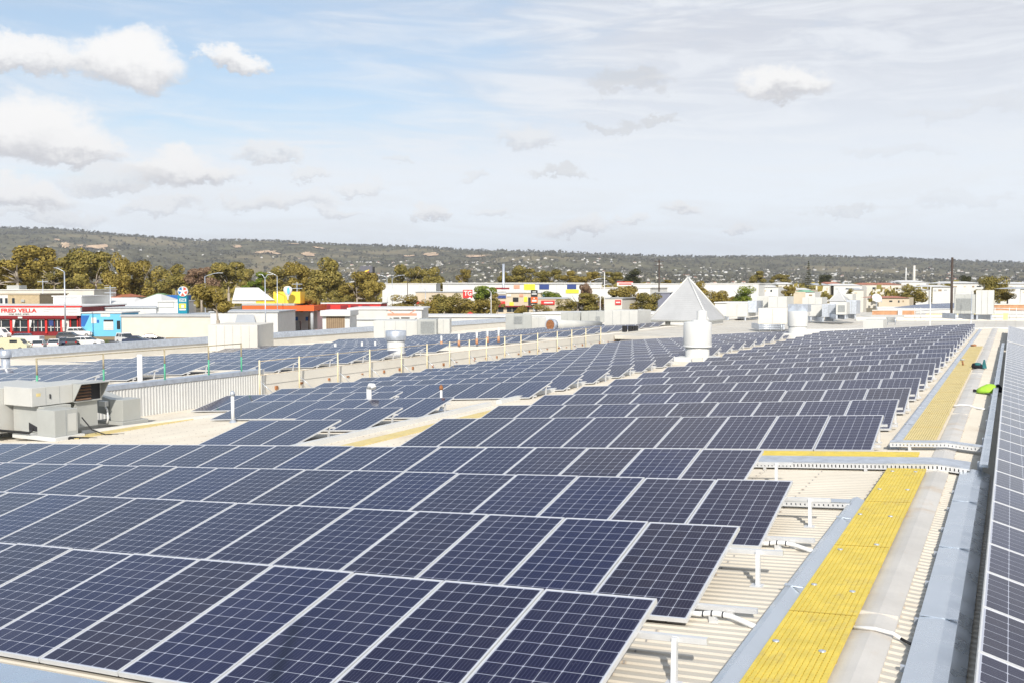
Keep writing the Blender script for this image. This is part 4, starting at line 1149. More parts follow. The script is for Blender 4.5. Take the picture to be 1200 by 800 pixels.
# tyre shop with the red and white fascia
D = 193
t = bld('low shop with a white fascia, red trim and large red lettering', -60, 360, 94.5, D, 22, m_dred, 'tyre_shop')
face(t, 'fascia', -60, 360.6, 94.5, 370.3, D, m_white, .8, .7)
face(t, 'trim', -60, 358.8, 94.5, 360.6, D, m_red, .9, .8)
face(t, 'awning', -60, 370.4, 90, 373.8, D, m_dred, .85, .8)
for i, (a, b_) in enumerate(((-8, 11.5), (16, 32), (36, 44), (45, 52.5), (56, 63.5), (64.5, 70.5), (72.5, 81))):
    w_ = face(t, 'shop_window', a, 374.6, b_, 388.5, D, m_glass if i not in (6,) else m_white, .1, .09)
    fr = MB()
    fr.fbox(a, 383.6, b_, 384.3, D - .16, .05); fr.fbox((a + b_) / 2 - .4, 374.6, (a + b_) / 2 + .4, 388.5, D - .16, .05); fr.fbox(a, 374.6, b_, 375.3, D - .16, .05)
    part('window_frame', fr, m_white, w_)
for a in (12, 32.6, 53, 71): face(t, 'column', a, 374, a + 2.4, 391, D, m_red, .25, .2)
face(t, 'door', 84, 371.5, 90, 385.5, D, m_blk, .12, .1)
for a in (82.3, 90.4): face(t, 'door_post', a, 370.5, a + 1.0, 387, D, m_red, .3, .25)
face(t, 'poster', 57.5, 375.5, 62.5, 382, D, m_navys, .2, .03)
for a in (15, 34.5, 73):
    fl = MB().quad(fp(a, 375, D - 1.2), fp(a + 3, 375.5, D - 1.2), fp(a + 1.5, 384, D - 1.2), fp(a, 384, D - 1.2)); fl.quad(*[p - FH * .03 for p in (fp(a, 375, D - 1.2), fp(a, 384, D - 1.2), fp(a + 1.5, 384, D - 1.2), fp(a + 3, 375.5, D - 1.2))])
    fl.tube(fp(a, 375, D - 1.2), fp(a, 388, D - 1.2), .05, .05, 6)
    solo('feather_banner', fl, m_white, 'white feather banner in front of the tyre shop, %s of three' % {15: 'left one', 34.5: 'middle one', 73: 'right one'}[a], 'banner', None, 'feather banners')
part('lettering', sign_text('FRED VELLA', 1.5, 362.0, 43, 366.6, D - .82, .03), m_red, t)
mb = MB(); x_ = 10.2
for k_, w_ in enumerate((.9, 1.1, .8, 1.2, 1.0, 0, 1.2, 1.0, 1.3, .9, 1.1, 0, .7, 1.1, 1.0, 1.2, .9, 1.0)):
    if w_: mb.fbox(x_, 367.7 + .15 * (k_ % 2), x_ + w_ * .8, 369.5 - .12 * (k_ % 3), D - .82, .03)
    x_ += (w_ or .9) + .35
part('small_print', mb, m_blk, t)
part('sign', MB().fbox(21, 371.4, 26, 373.4, D - .98, .1), m_white, t)
for yy, x0, x1 in ((362.5, 51, 62), (365.2, 51, 57), (362.6, 75, 91), (366.3, 80, 90)):
    part('small_print', MB().fbox(x0, yy, x1, yy + .5, D - .84, .03), m_groof, t)
t = bld('two storey tan brick block behind the tyre shop', -25, 345.5, 46, 222, 14, m_brickt, 'brick_building', m_tan)
for x in (0, 6, 14.2): face(t, 'window', x, 349.8, x + 3, 356, 222, m_glass, .06, .05)
face(t, 'white_strip', -2, 345.8, 9.5, 358, 222, m_white, .03, .025)
face(t, 'vent', 24.5, 351.5, 28.5, 354.3, 222, m_hvac, .3, .28)
t = bld('plain white box building between the tan brick block and blue kiosk', 62, 348, 95, 214, 16, m_white, 'white_building')
face(t, 'sign_board', 66, 349.2, 90, 350.6, 214, m_groof, .05, .04)
t = bld('long cream building under the big gum trees', -30, 340.5, 110, 250, 14, m_cream, 'cream_building')
t = bld('cooling plant house on the cream building roof', 8, 334.8, 22.5, 252, 4, m_hvac, 'roof_plant_room', None)
# hipped sheet roofs behind the blue kiosk
t = bld('house with a broad pale hipped roof behind the blue kiosk', 92, 361, 152, 225, 20, m_cream, 'pale_house', None); hip(t, 90, 361.5, 155, 349, 225, 22, m_wroof, .25)
part('ridge_tile', MB().tube(fp(105, 349, 236), fp(142, 349, 236), .2, .2, 6), m_tile, t)
t = bld('house with a white gabled roof right of the pale hipped house', 140, 361, 192, 219, 22, m_cream, 'gabled_house', None); hip(t, 138, 360.5, 190, 345, 219, 24, m_wroof, .45)
t = bld('low house with a dark red roof edge under the gum trees', 103, 349, 150, 262, 12, m_cream, 'red_roofed_house', None); hip(t, 101, 348.5, 152, 344.5, 262, 13, m_tile, .2)
t = bld('small green roofed house by the blue awning', 172, 350, 188, 262, 10, m_cream, 'green_roofed_house', None); hip(t, 170, 349, 190, 344, 262, 11, paint('green_sheet_roof', (.16, .28, .12)), .3)
t = bld('low blue awning building left of the teal price sign', 188, 346.5, 212, 255, 8, m_blue, 'blue_awning_building', None)
t = bld('white flat shop with a framed blank sign left of the teal price sign', 184, 354, 208.5, 205, 10, m_white, 'white_shop')
face(t, 'sign_frame', 185.5, 354.8, 204, 361, 205, m_hvac, .1, .09); face(t, 'sign_panel', 186.2, 355.4, 203.3, 360.4, 205, m_white, .16, .05)
t = bld('low white sheds joining the kiosk and the blank white wall', 95, 361.5, 182, 204, 10, m_white, 'low_shed', m_groof)
# blue kiosk
D = 190
t = bld('bright blue painted kiosk with white mural splashes', 94.8, 367.5, 141, D, 9, m_lblue, 'blue_kiosk', m_wroof)
part('mural', MB().quad(fp(95, 370, D - .03), fp(105, 370, D - .03), fp(99, 383, D - .03), fp(95, 383, D - .03)).quad(fp(95, 370, D - .02), fp(95, 383, D - .02), fp(99, 383, D - .02), fp(105, 370, D - .02)), m_blue, t)
face(t, 'mural', 107, 372.5, 113, 379, D, m_white, .05, .04); face(t, 'mural', 118, 367.8, 129, 371.5, D, m_white, .05, .04)
face(t, 'mural', 113.5, 375, 116, 378.5, D, m_blue, .05, .04)
face(t, 'window', 121.5, 374.8, 132.5, 377, D, m_glass, .08, .07); face(t, 'shutter', 121.5, 377.1, 133, 387, D, m_white, .09, .08); face(t, 'side_window', 137, 376, 141, 386, D, m_glass, .06, .05)
for i in range(4): face(t, 'shutter_line', 122, 378.8 + i * 2.1, 132.5, 379.2 + i * 2.1, D, m_groof, .11, .02)
t = bld('long blank cream wall building behind the parked cars', 141.5, 371.5, 250, 186, 22, m_cream, 'long_cream_building', m_groof)
face(t, 'roof_edge', 141, 369.0, 250, 371.4, 186, m_groof, .3, .28)
t = bld('blank off white wall building beside the orange canopy', 246, 366.5, 325, 172, 14, m_white, 'blank_white_building', m_groof)
part('lean_to_roof', MB().hexa([fp(275, 380.5, 168), fp(300, 380.5, 168), fp(297, 369.5, 171.8), fp(278, 369.5, 171.8)], [p + [0, 0, .1] for p in (fp(275, 380.5, 168), fp(300, 380.5, 168), fp(297, 369.5, 171.8), fp(278, 369.5, 171.8))]), m_groof, t)

# fuel station
D = 205
t = thing('fuel_station', 'fuel station with an orange canopy band and yellow fascia', 'fuel station', (fp(310, 360, D)[0], fp(310, 360, D)[1], GROUND))
part('canopy', MB().fbox(284, 358.6, 368, 364.8, D, 14), m_orange, t)
part('canopy_top', MB().fbox(283.5, 356.0, 345, 358.4, D - .1, 14), m_hvac, t)
part('fascia', MB().fbox(282, 352.4, 322, 356.0, D + 1.5, 8), m_ylw, t)
part('fascia', MB().fbox(320.5, 342.2, 352, 356.0, D + 2, 5), m_ylw, t)
rf = MB().hexa([fp(272, 352.2, D + 1), fp(322, 352.2, D + 1), fp(322, 352.2, D + 16), fp(272, 352.2, D + 16)], [fp(276, 337.5, D + 6), fp(303, 337.5, D + 6), fp(303, 337.5, D + 12), fp(276, 337.5, D + 12)])
part('roof', rf, m_wroof, t)
part('gable_band', MB().fbox(272, 352.3, 300, 356, D + 1.4, .08), m_cream, t)
for x in (327, 365.5, 300): part('column', MB().tube((*fp(x, 360, D + 1)[:2], GROUND), fp(x, 360, D + 1), .35, .35, 10), m_groof, t)
part('shop_wall', MB().fbox(284, 364.9, 372, 391, D + 12, 6), m_white, t)
part('turquoise_panel', MB().fbox(325, 367.5, 332, 376.5, D + 2, .2), m_turq, t)
for a in (343, 358): part('blue_panel', MB().fbox(a, 371.5, a + 6, 376, D + 9, .2), m_blue, t)
for a in (326, 337, 347): part('fuel_pump', MB().fbox(a, 377, a + 4.5, 388, D + 3, 1), m_blk if a != 337 else m_white, t)
D2 = D - 1
t = thing('balloon_sign', 'white upright balloon shaped sign with a blue stripe above the yellow fascia', 'sign', fp(337, 352.5, D2))
cc = fp(337.3, 343, D2); s = D2 / F_PX
mb = MB(); pr = [(0.3, -9.0), (.8, -8.2), (1.2, -5), (3.2, -2.4), (5.0, 1), (5.4, 3.4), (4.4, 5.8), (2.4, 7.0), (.3, 7.2)]
for r_, z_ in pr:
    for k in range(16):
        a_ = 2 * math.pi * k / 16; p = cc + RT * (r_ * s * math.cos(a_)) + FH * (r_ * s * .35 * math.sin(a_)); mb.v.append((p[0], p[1], cc[2] + z_ * s))
for j in range(len(pr) - 1):
    for k in range(16): mb.f.append((j * 16 + k, j * 16 + (k + 1) % 16, (j + 1) * 16 + (k + 1) % 16, (j + 1) * 16 + k)); mb.sm.append(True)
part('balloon', mb, m_white, t)
mb = MB()
for k in range(16):
    a_ = 2 * math.pi * k / 16; p = cc + RT * ((1.0 + 1.6 * math.cos(a_)) * s) - FH * (s * 2.0); mb.v.append((p[0], p[1], cc[2] + (2.0 + 4.2 * math.sin(a_)) * s))
mb.f.append(tuple(range(16))); mb.sm.append(False)
i0 = len(mb.v); mb.v += [tuple(np.array(v) + FH * .12) for v in mb.v]; mb.f.append(tuple(reversed(range(i0, i0 + 16)))); mb.sm.append(False)
part('blue_stripe', mb, m_lblue, t)
t = bld('row of red fronted shops half hidden by the orange trees', 372, 356.5, 446, 232, 12, m_red, 'red_shop', m_wroof)
for a in (378, 399, 411, 424): face(t, 'window', a, 358, a + 9, 363.5, 232, m_dred, .1, .09)

# teal price pylon with a round star emblem
D = 200
t = thing('price_pylon', 'teal roadside price pylon topped by a round white star emblem', 'sign', (fp(214, 366, D)[0], fp(214, 366, D)[1], GROUND))
part('pylon', MB().fbox(209.2, 346.5, 219.8, 400, D, 1.2), m_teals, t)
cc = fp(214.0, 342, D - .3); s = D / F_PX
def disc(c, r, m, nm, th, par, a0=0, a1=2 * math.pi, n=28, proud=0.0):
    pts_ = [c - FH * proud + RT * (r * math.cos(a0 + (a1 - a0) * k / n)) + np.array([0, 0, r * math.sin(a0 + (a1 - a0) * k / n)]) for k in range(n + (0 if a1 - a0 > 6.2 else 1))]
    if a1 - a0 < 6.2: pts_.append(c - FH * proud)
    return poly(pts_, m, nm, th, par)
def poly(pts_, m, nm, th, par):
    mb = MB(); k = len(pts_); mb.v = [tuple(p) for p in pts_] + [tuple(p + FH * th) for p in pts_]
    mb.f = [tuple(range(k)), tuple(reversed(range(k, 2 * k)))] + [(i, i + k, (i + 1) % k + k, (i + 1) % k) for i in range(k)]; mb.sm = [False] * len(mb.f)
    return part(nm, mb, m, par)
disc(cc, 5.9 * s, m_white, 'emblem', .5, t)
m_emr = paint('red_enamel', (.70, .09, .05)); m_emb = paint('blue_enamel', (.02, .16, .42))
# wedges between the five white star arms
for k in range(5):
    am = math.pi / 2 + 2 * math.pi * (k + .5) / 5
    pts_ = [cc - FH * .06 + RT * (1.6 * s * math.cos(am)) + np.array([0, 0, 1.6 * s * math.sin(am)])]
    for j in range(7):
        a_ = am - .43 + .86 * j / 6; pts_.append(cc - FH * .06 + RT * (5.2 * s * math.cos(a_)) + np.array([0, 0, 5.2 * s * math.sin(a_)]))
    poly(pts_, m_emb if math.cos(am) < -.2 else m_emr, 'emblem_wedge', .05, t)
part('white_panel', MB().fbox(210.3, 350.3, 218, 354.0, D - .06, .05), m_white, t)
part('lettering', sign_text('STAR', 211, 350.8, 217.4, 353.5, D - .09, .02), m_teals, t)
part('yellow_panel', MB().fbox(209.8, 356.2, 217.9, 361.6, D - .06, .05), m_ylw, t)
part('white_panel', MB().fbox(212.5, 357.6, 215.6, 361.0, D - .1, .03), m_white, t)
part('white_panel', MB().fbox(210.2, 362.4, 217.8, 364.0, D - .06, .05), m_white, t)
# dark billboard with an orange emblem behind the trees
D = 330
t = thing('billboard', 'tall dark billboard carrying an orange red swoosh, above the orange trees', 'sign', (*fp(431, 340, D)[:2], GROUND))
part('panel', MB().fbox(422, 312, 436.5, 326, D, 1), paint('slate_panel', (.13, .13, .155)), t)
part('side', MB().fbox(436.6, 313, 438.8, 326, D + .2, 1), m_blk, t)
def sw(pts2, m): return poly([fp(a, b_, D - .1) for a, b_ in reversed(pts2)], m, 'emblem', .08, t)
sw([(425.5, 319.6), (428.5, 317.4), (433, 316.2), (432, 317.6), (428.5, 319.4)], m_ylw)
sw([(425.5, 320.4), (432.5, 318.6), (431.5, 320.6), (429.5, 322.4), (428.6, 325.4), (426.6, 325.4)], m_orange)
part('white_strip', MB().fbox(424, 326.1, 431.5, 327.8, D, 1), m_white, t)
for a in (425, 434): part('leg', MB().tube((*fp(a, 340, D + .5)[:2], GROUND), fp(a, 327, D + .5), .4, .4, 8), m_groof, t)

# small house with a brown roller door at the parapet, and the white flat roofs beside it
D = 112
t = thing('plant_house', 'small white rooftop hut with a brown slatted door beside the parapet', 'hut', fp(392, 386, D))
part('wall', MB().fbox(378, 371, 410, 390, D, 5), m_white, t)
part('roof', MB().fbox(375, 364.3, 410.5, 371, D - .5, 6), m_white, t, bev=.05)
part('door', MB().fbox(382.3, 371.3, 404, 385.2, D - .06, .05), m_brown, t)
for i in range(9): part('door_slat', MB().fbox(383.5 + i * 2.35, 371.6, 384.2 + i * 2.35, 385, D - .1, .03), mat('dark_brown_slat', (.22, .15, .09), .7), t)  # thin darker brown strips up the door
part('eave', MB().fbox(369, 386.0, 409, 387.8, D - .3, .3), m_rust, t)
t = bld('broad low white building with a grey upper band behind the plant boxes', 409, 363.2, 494, 126, 10, m_white, 'low_white_building', m_wroof)
face(t, 'upper_band', 409, 363.4, 453, 374, 126, m_corr, .1, .09); face(t, 'gutter', 409, 374, 453, 375.2, 126, m_groof, .2, .19)
t = thing('beam_bench', 'salmon coloured steel beam on slanting struts against the white building', 'steel beam', fp(471, 372, 124))
part('beam', MB().fbox(454, 367.6, 488, 370.4, 124, .4), m_pink, t)
for a, b_ in ((455, 462), (487, 480)): part('strut', MB().tube(fp(a, 363.5, 124.2), fp(b_, 368, 124.2), .06, .06, 6), m_pink, t)
part('sign', MB().fbox(460, 371.8, 481, 374, 124.1, .1), m_white, t)
part('lettering', MB().fbox(461, 372.5, 468, 373.4, 124.0, .05).fbox(470, 372.3, 480, 373.3, 124.0, .05), m_blk, t)
t = bld('white flat roofed block right of the steel beam', 486, 372, 600, 140, 10, m_white, 'flat_white_block', m_wroof)
t = bld('white shed roofs left of the pyramid', 615, 368.5, 770, 135, 10, m_white, 'white_shed', m_wroof)

# far shops
t = bld('long white shed behind the brown trees', 448, 333, 511, 330, 20, m_white, 'white_shed', m_wroof)
t = bld('grey roofed shop with a red sign band', 487, 343, 545, 250, 14, m_tan, 'grey_shop', m_groof); face(t, 'red_band', 488, 354, 512, 356.5, 250, m_red, .3, .28); face(t, 'sign', 497, 353.5, 503, 357, 250, m_white, .4, .08)
t = bld('long white retail shed with a straight roof line', 519, 332.5, 705, 300, 24, m_white, 'retail_shed', m_wroof)
for x_ in range(524, 700, 16): face(t, 'wall_joint', x_, 333.4, x_ + .3, 350, 300, m_groof, .03, .02)
face(t, 'gutter', 519, 332.7, 705, 333.4, 300, m_groof, .3, .28)
face(t, 'sign_panel', 614, 333.6, 627, 340, 300, m_ylw2, .2, .18); face(t, 'sign_panel', 632, 333.6, 643.5, 339.5, 300, m_navys, .2, .18); face(t, 'sign_panel', 664.5, 333.6, 675, 339.2, 300, m_navys, .2, .18)
face(t, 'sign_panel', 663, 339.8, 678, 344, 300, m_ylw2, .2, .18); face(t, 'sign_panel', 691, 339.5, 701, 344.5, 300, m_ylw2, .2, .18); face(t, 'sign_panel', 602, 334.5, 609, 338.5, 300, m_pink, .2, .18)
t = t0_row = bld('busy shop row with coloured signs and a dark parapet stripe', 575, 343, 642, 262, 14, m_tan, 'shop_row', m_wroof)
for x0, y0, x1, y1, m, nm in ((576, 337.5, 597, 339.5, m_dred, 'stripe'), (583, 340, 593, 345, m_white, 'sign'), (583, 346.5, 593, 350, m_navys, 'sign'), (584, 353.5, 592, 358, m_red, 'sign'), (601, 349, 607.5, 353.8, m_blk, 'sign'), (614, 348.5, 618, 354, m_ylw2, 'sign'), (576, 356, 581, 360, m_ylw, 'sign'), (597, 354.5, 602, 360, m_ylw, 'sign'), (619, 349, 622, 358, m_blk, 'sign')):
    face(t, nm, x0, y0, x1, y1, 262, m, .25, .23)
t = thing('price_pylon', 'black and red pylon sign with white lettering among the shops', 'sign', (*fp(626, 350, 215)[:2], GROUND))
D = 215
part('panel', MB().fbox(622.2, 340.4, 630, 348.4, D, .8), m_blk, t); part('panel', MB().fbox(622.2, 348.5, 630, 355.3, D, .8), m_orange, t); part('panel', MB().fbox(622.2, 355.4, 630, 359.2, D, .8), m_blk, t)
part('lettering', MB().fbox(623, 344.2, 629, 345.6, D - .06, .05).fbox(624, 342, 628, 343, D - .06, .05), m_white, t); part('lettering', MB().fbox(623.4, 351.8, 628.8, 354, D - .06, .05).fbox(625.2, 349.4, 626.6, 350.8, D - .06, .05), m_white, t); part('lettering', MB().fbox(623, 356.8, 629, 357.6, D - .06, .05), m_white, t)
part('leg', MB().tube((*fp(626, 350, D + .4)[:2], GROUND), fp(626, 359, D + .4), .3, .3, 8), m_groof, t)
for x0, x1 in ((577, 590), (594, 606), (609, 620), (626, 640)):
    w_ = face(t0_row, 'shop_window', x0, 360.5, x1, 366, 262, m_glass, .08, .07); part('mullion', MB().fbox((x0 + x1) / 2 - .2, 360.5, (x0 + x1) / 2 + .2, 366, 262 - .14, .05), m_white, w_)
face(t0_row, 'awning', 575, 358.8, 642, 360.2, 262, m_dred, 1.2, 1.1); face(t0_row, 'gutter', 575, 343.0, 642, 343.8, 262, m_groof, .3, .28)
for x0, x1, m in ((594, 599, m_white), (608.5, 613, m_pink), (636, 641, m_lblue)): face(t0_row, 'sign', x0, 345.2, x1, 348, 262, m, .25, .23)
t = thing('red_sign', 'red sign board with a white curled mark standing among the green trees', 'sign', (*fp(548, 345, 228)[:2], GROUND))
D = 228
part('board', MB().fbox(542.5, 340, 553.5, 349.8, D, .8), m_red, t); part('lettering', sign_text('TG', 543.6, 341, 552.6, 347, D - .04, .03), m_white, t); part('notch', MB().fbox(549.5, 348.5, 551.5, 353, D - .1, .09), m_white, t)
part('leg', MB().tube((*fp(545, 350, D + .4)[:2], GROUND), fp(545, 349, D + .4), .3, .3, 8), m_groof, t)
t = bld('grey roofed shop with a red rectangular sign behind the drum shaped duct', 630, 350.5, 668, 222, 12, m_tan, 'grey_shop', m_groof); face(t, 'red_sign', 634, 352.6, 650, 357.4, 222, m_red, .3, .28)
face(t, 'lettering', 637.5, 354.2, 648, 355.9, 222, m_white, .36, .05)
t = bld('cream shop with a small square red sign left of the orange tree', 709, 350.2, 729, 218, 10, m_cream, 'cream_shop', m_groof); face(t, 'red_sign', 720.8, 352, 727.6, 357.6, 218, m_red, .2, .18); face(t, 'sign_text', 721.8, 354, 726.8, 355.6, 218, m_white, .25, .04)
t = bld('white shed with a wide pink lettered signboard on its roof', 684, 338, 762, 285, 16, m_white, 'signboard_shed', m_wroof); face(t, 'signboard', 723, 331, 741.5, 335.8, 285, m_white, .3, .28); face(t, 'signboard_trim', 723, 330.4, 741.5, 331.4, 285, m_red, .35, .33); face(t, 'lettering', 725, 332.6, 740, 333.8, 285, m_red, .4, .08)
t = bld('wide white warehouse behind the pyramid', 738, 333.2, 812, 320, 26, m_white, 'white_warehouse', m_wroof)
t = bld('wide pale warehouse right of the pyramid', 812, 333.0, 889, 322, 26, m_white, 'pale_warehouse', m_wroof)
t = bld('dark glazed low block beside the pyramid', 766, 343.5, 785, 240, 10, paint('slate_glazing', (.20, .21, .27)), 'dark_block', m_groof)
t = bld('white long wall in front of the round green tree', 838, 355.6, 880, 180, 8, m_white, 'white_wall_building', m_wroof)
for tt, x0, x1, y0, D in ((t, 0, 0, 0, 0),):
    pass
# right hand mid distance
roofcols = [m_wroof, m_tile, m_groof, m_wroof, m_wroof, m_groof, m_wroof]
nb = 0
for x0, y0, x1, D, dp, m, rf, lab in (
    (893, 337, 912, 330, 12, m_white, m_wroof, 'white shed left of the orange tree on the right'), (912, 333.5, 930, 420, 14, m_cream, m_wroof, 'cream shed behind the orange tree on the right'),
    (930, 340, 951, 330, 12, m_tan, m_wroof, 'tan shop left of the tall pine'), (944, 342.5, 955, 300, 10, m_white, paint('mint_roof', (.25, .55, .35)), 'shop with a mint green roof below the tall pine'),
    (956, 334.5, 972, 400, 14, m_cream, m_groof, 'cream shop right of the tall pine'), (970, 333, 986, 430, 14, m_cream, m_tile, 'shop with a short terracotta roof'),
    (977, 335, 1010, 400, 14, m_white, m_wroof, 'long white shop right of the terracotta roof'), (1010, 334, 1056, 440, 16, m_cream, m_tile, 'long low shop row with a terracotta roof'),
    (1000, 340, 1012, 330, 8, m_cream, m_groof, 'little cream building above the car rows'), (1056, 331, 1085, 470, 16, m_white, m_wroof, 'white shed left of the tall dark pole'),
    (1068, 340, 1088, 300, 12, m_white, m_wroof, 'white block behind the olive trees'), (1093, 336.5, 1118, 250, 14, m_white, m_wroof, 'white block at the foot of the dark pole'),
    (1115, 332.4, 1152, 260, 16, m_white, m_wroof, 'tall white block behind the twin roof units'), (1180, 333, 1240, 300, 20, m_white, m_wroof, 'white block at the right edge'),
    (1196, 339, 1240, 230, 12, m_white, m_groof, 'grey block at the right edge'), (1030, 349.5, 1066, 210, 10, m_tan, m_tile, 'tan shop with a terracotta edge left of the olive trees')):
    t = bld(lab, x0, y0, x1, D, dp, m, 'town_building', None, 'low town buildings on the right'); nb += 1
    a, c = fp(x0, y0, D), fp(x1, y0, D)
    hip(t, x0 - .5, y0, x1 + .5, y0 - 2.2, D - .4, dp + .8, rf, .12)
    xx = x0 + rnd.uniform(1, 4)
    while xx < x1 - 4:
        ww = rnd.uniform(1.2, 5); hh = rnd.uniform(1.2, 2.6)
        if xx + ww < x1 - 1: face(t, 'window', xx, y0 + 3.0, xx + ww, y0 + 3.0 + hh, D, rnd.choice([m_glass, m_groof, m_brown, m_tan]), .06, .05)
        xx += ww + rnd.uniform(2, 9)
# curved solar roof and brick parapets, right
D = 150
t = thing('solar_roof_building', 'low building with a curved roof covered in blue grey solar panels', 'building', (*fp(1090, 365, D)[:2], GROUND))
part('wall', MB().fbox(1028, 362, 1240, 372, D, 14), m_white, t)
mb = MB(); N_ = 24
for i in range(N_):
    xa, xb = 1040 + i * 9, 1040 + (i + 1) * 9
    f_ = lambda x: 362 - 7.5 * (1 - math.exp(-(x - 1040) / 38.0)) if x < 1130 else 354.8 + (x - 1130) * .035
    mb.quad(fp(xa, 366, D - .1) if False else fp(xa, f_(xa) + 7.2, D - .1), fp(xb, f_(xb) + 7.2, D - .1), fp(xb, f_(xb), D + 7), fp(xa, f_(xa), D + 7))
part('panel_roof', mb, mat('blue_grey_panels', (.09, .12, .20), .25, 0, .25, .8), t)
mb = MB().fbox(1028, 360, 1118, 362, D + 8, 2); part('coping', mb, m_white, t)
t = thing('brick_parapet', 'orange brick parapet below the curved solar roof', 'wall', (*fp(1045, 370, 128)[:2], GROUND))
part('wall', MB().fbox(1022, 364.5, 1072, 371.5, 128, 1), m_brick, t); part('coping', MB().fbox(1022, 363.6, 1055, 364.5, 127.9, 1.2), m_cream, t); part('pier', MB().fbox(1052, 362.5, 1057, 373, 127.8, .3), m_white, t)
t = thing('brick_parapet', 'orange brick parapet at the right edge beyond the twin roof units', 'wall', (*fp(1185, 362, 128)[:2], GROUND))
part('wall', MB().fbox(1165, 357.6, 1240, 364, 128, 1), m_brick, t); part('coping', MB().fbox(1165, 356.6, 1240, 357.6, 127.9, 1.2), m_cream, t)
t = thing('far_roof', 'cream flat roof of the next block seen past the last parapet', 'building', (*fp(1130, 372, 110)[:2], GROUND))
part('wall', MB().fbox(1003, 371.8, 1260, 395, 112, 10), m_cream, t)
part('parapet', MB().fbox(1060, 369.4, 1260, 372, 111.9, .5), m_white, t); part('yellow_strip', MB().fbox(1085, 368.2, 1182, 369.3, 112.2, .3), m_yellow2, t)
t = solo('yellow_post', MB().fbox(1175.5, 367.5, 1181, 375, 88, .5), m_yellow2, 'short yellow box post on the far roof at the right', 'post', None)
t = thing('far_roof_rail', 'low white guard rail on the far right roof edge', 'railing', fp(1180, 372, 100))
for a in (1072, 1079, 1166, 1183, 1191): part('post', MB().tube(fp(a, 361, 100), fp(a, 374, 100), .04, .04, 6), m_white, t)
part('rail', MB().tube(fp(1164, 361.5, 100), fp(1215, 363, 100), .035, .035, 6), m_white, t)

# ------------------------------------------------------------------ poles, lamps
def lamp(px, ytop, D, arm, label, arms=1, r=.11, m=None):
    b = fp(px, 340, D); top = fp(px, ytop, D); b = np.array([b[0], b[1], GROUND])
    t = thing('street_lamp', label, 'street lamp', b, 'street lamps')
    part('pole', MB().tube(b, top - [0, 0, .6], r, r * .7, 8), m or m_galv, t)
    for s_ in ([1] if arms == 1 else [1, -1]):
        A = arm * s_; pts_ = [top - [0, 0, .6]]
        for k in range(1, 7):
            u = k / 6; pts_.append(top - [0, 0, .6] + RT * (A * u) + np.array([0, 0, .75 * math.sin(u * math.pi / 2)]))
        part('arm', MB().path(pts_, r * .55, 6), m or m_galv, t)
        e_ = pts_[-1]; part('lamp_head', MB().wbox(e_ - RT * .1, e_ + RT * .5 * s_ + RT * .1, e_[2] - .08, e_[2] + .07, .3), m_hvac, t)
lamp(75.3, 315.2, 178, -1.9, 'tall curved street lamp in front of the tyre shop', r=.15)
lamp(240, 321, 190, 3.0, 'street lamp with a long arm behind the small orange tree')
lamp(324.7, 320.5, 200, -2.0, 'curved street lamp in front of the yellow fascia')
lamp(310.5, 323, 150, .6, 'straight double headed lamp left of the yellow fascia', 2)
lamp(453.5, 323, 240, -2.5, 'left lamp of the pair above the brown shrub')
lamp(459.5, 323.5, 242, 2.6, 'right lamp of the pair above the brown shrub')
lamp(498.5, 337, 235, -1.4, 'short lamp in front of the grey roofed shop')
lamp(575.5, 340, 210, -1.0, 'white lamp pole right of the green tree', m=m_white)
lamp(703.5, 334, 205, 1.8, 'double armed lamp in front of the yellow sign', 2, m=m_white)
lamp(692, 327, 240, 3.2, 'curved lamp behind the reddish shrub')
def pole(px, y0, D, r, label, m, cross=0):
    b = fp(px, 340, D); b = np.array([b[0], b[1], GROUND]); top = fp(px, y0, D)
    t = thing('utility_pole', label, 'pole', b, 'poles')
    part('pole', MB().tube(b, top, r, r * .8, 8), m, t)
    for i in range(cross):
        z = top[2] - .5 - 1.1 * i; part('crossarm', MB().wbox(top - RT * 1.3, top + RT * 1.3, z - .07, z + .07, .15), m, t)
m_wood = paint('dark_timber_pole', (.07, .05, .04))
pole(1116, 302, 150, .22, 'tall dark timber pole on the right', m_wood)
pole(772.5, 304.5, 260, .24, 'dark timber pole with crossarms left of the pyramid', m_wood, 2)
pole(708.5, 319.5, 215, .13, 'plain white pole beside the double armed lamp', m_white)
pole(590, 309.5, 300, .5, 'thick pale mast behind the retail shed', m_galv)
pole(477.5, 327, 260, .12, 'thin dark pole between lamps and brown trees', m_wood)
pole(1090.8, 336, 90, .07, 'thin white mast left of the twin roof units', m_white, 0)
pole(1139, 341, 86, .03, 'very thin aerial mast in front of the twin roof units', m_galv)
pole(129, 335, 210, .12, 'thin pale power pole behind the blue kiosk', m_galv, 2)
pole(50, 328, 225, .10, 'thin grey pole behind the tan brick block', m_galv, 1)
pole(348, 331, 240, .12, 'grey pole with crossarms behind the balloon sign', m_galv, 2)
t = thing('chimney_stack', 'pale tapering chimney stack far off on the right', 'chimney', (*fp(1071, 330, 900)[:2], GROUND))
b = fp(1071, 331, 900); part('shaft', MB().lathe([(1.5, GROUND - b[2]), (1.25, 4), (1.0, fp(1071, 311.5, 900)[2] - b[2])], b, 14), m_cream, t)
t = thing('chimney_stack', 'thinner white stack left of the pale chimney', 'chimney', (*fp(1061.5, 330, 950)[:2], GROUND))
b = fp(1061.5, 331, 950); part('shaft', MB().lathe([(.7, GROUND - b[2]), (.6, 4), (.6, fp(1061.5, 314, 950)[2] - b[2])], b, 10), m_white, t)

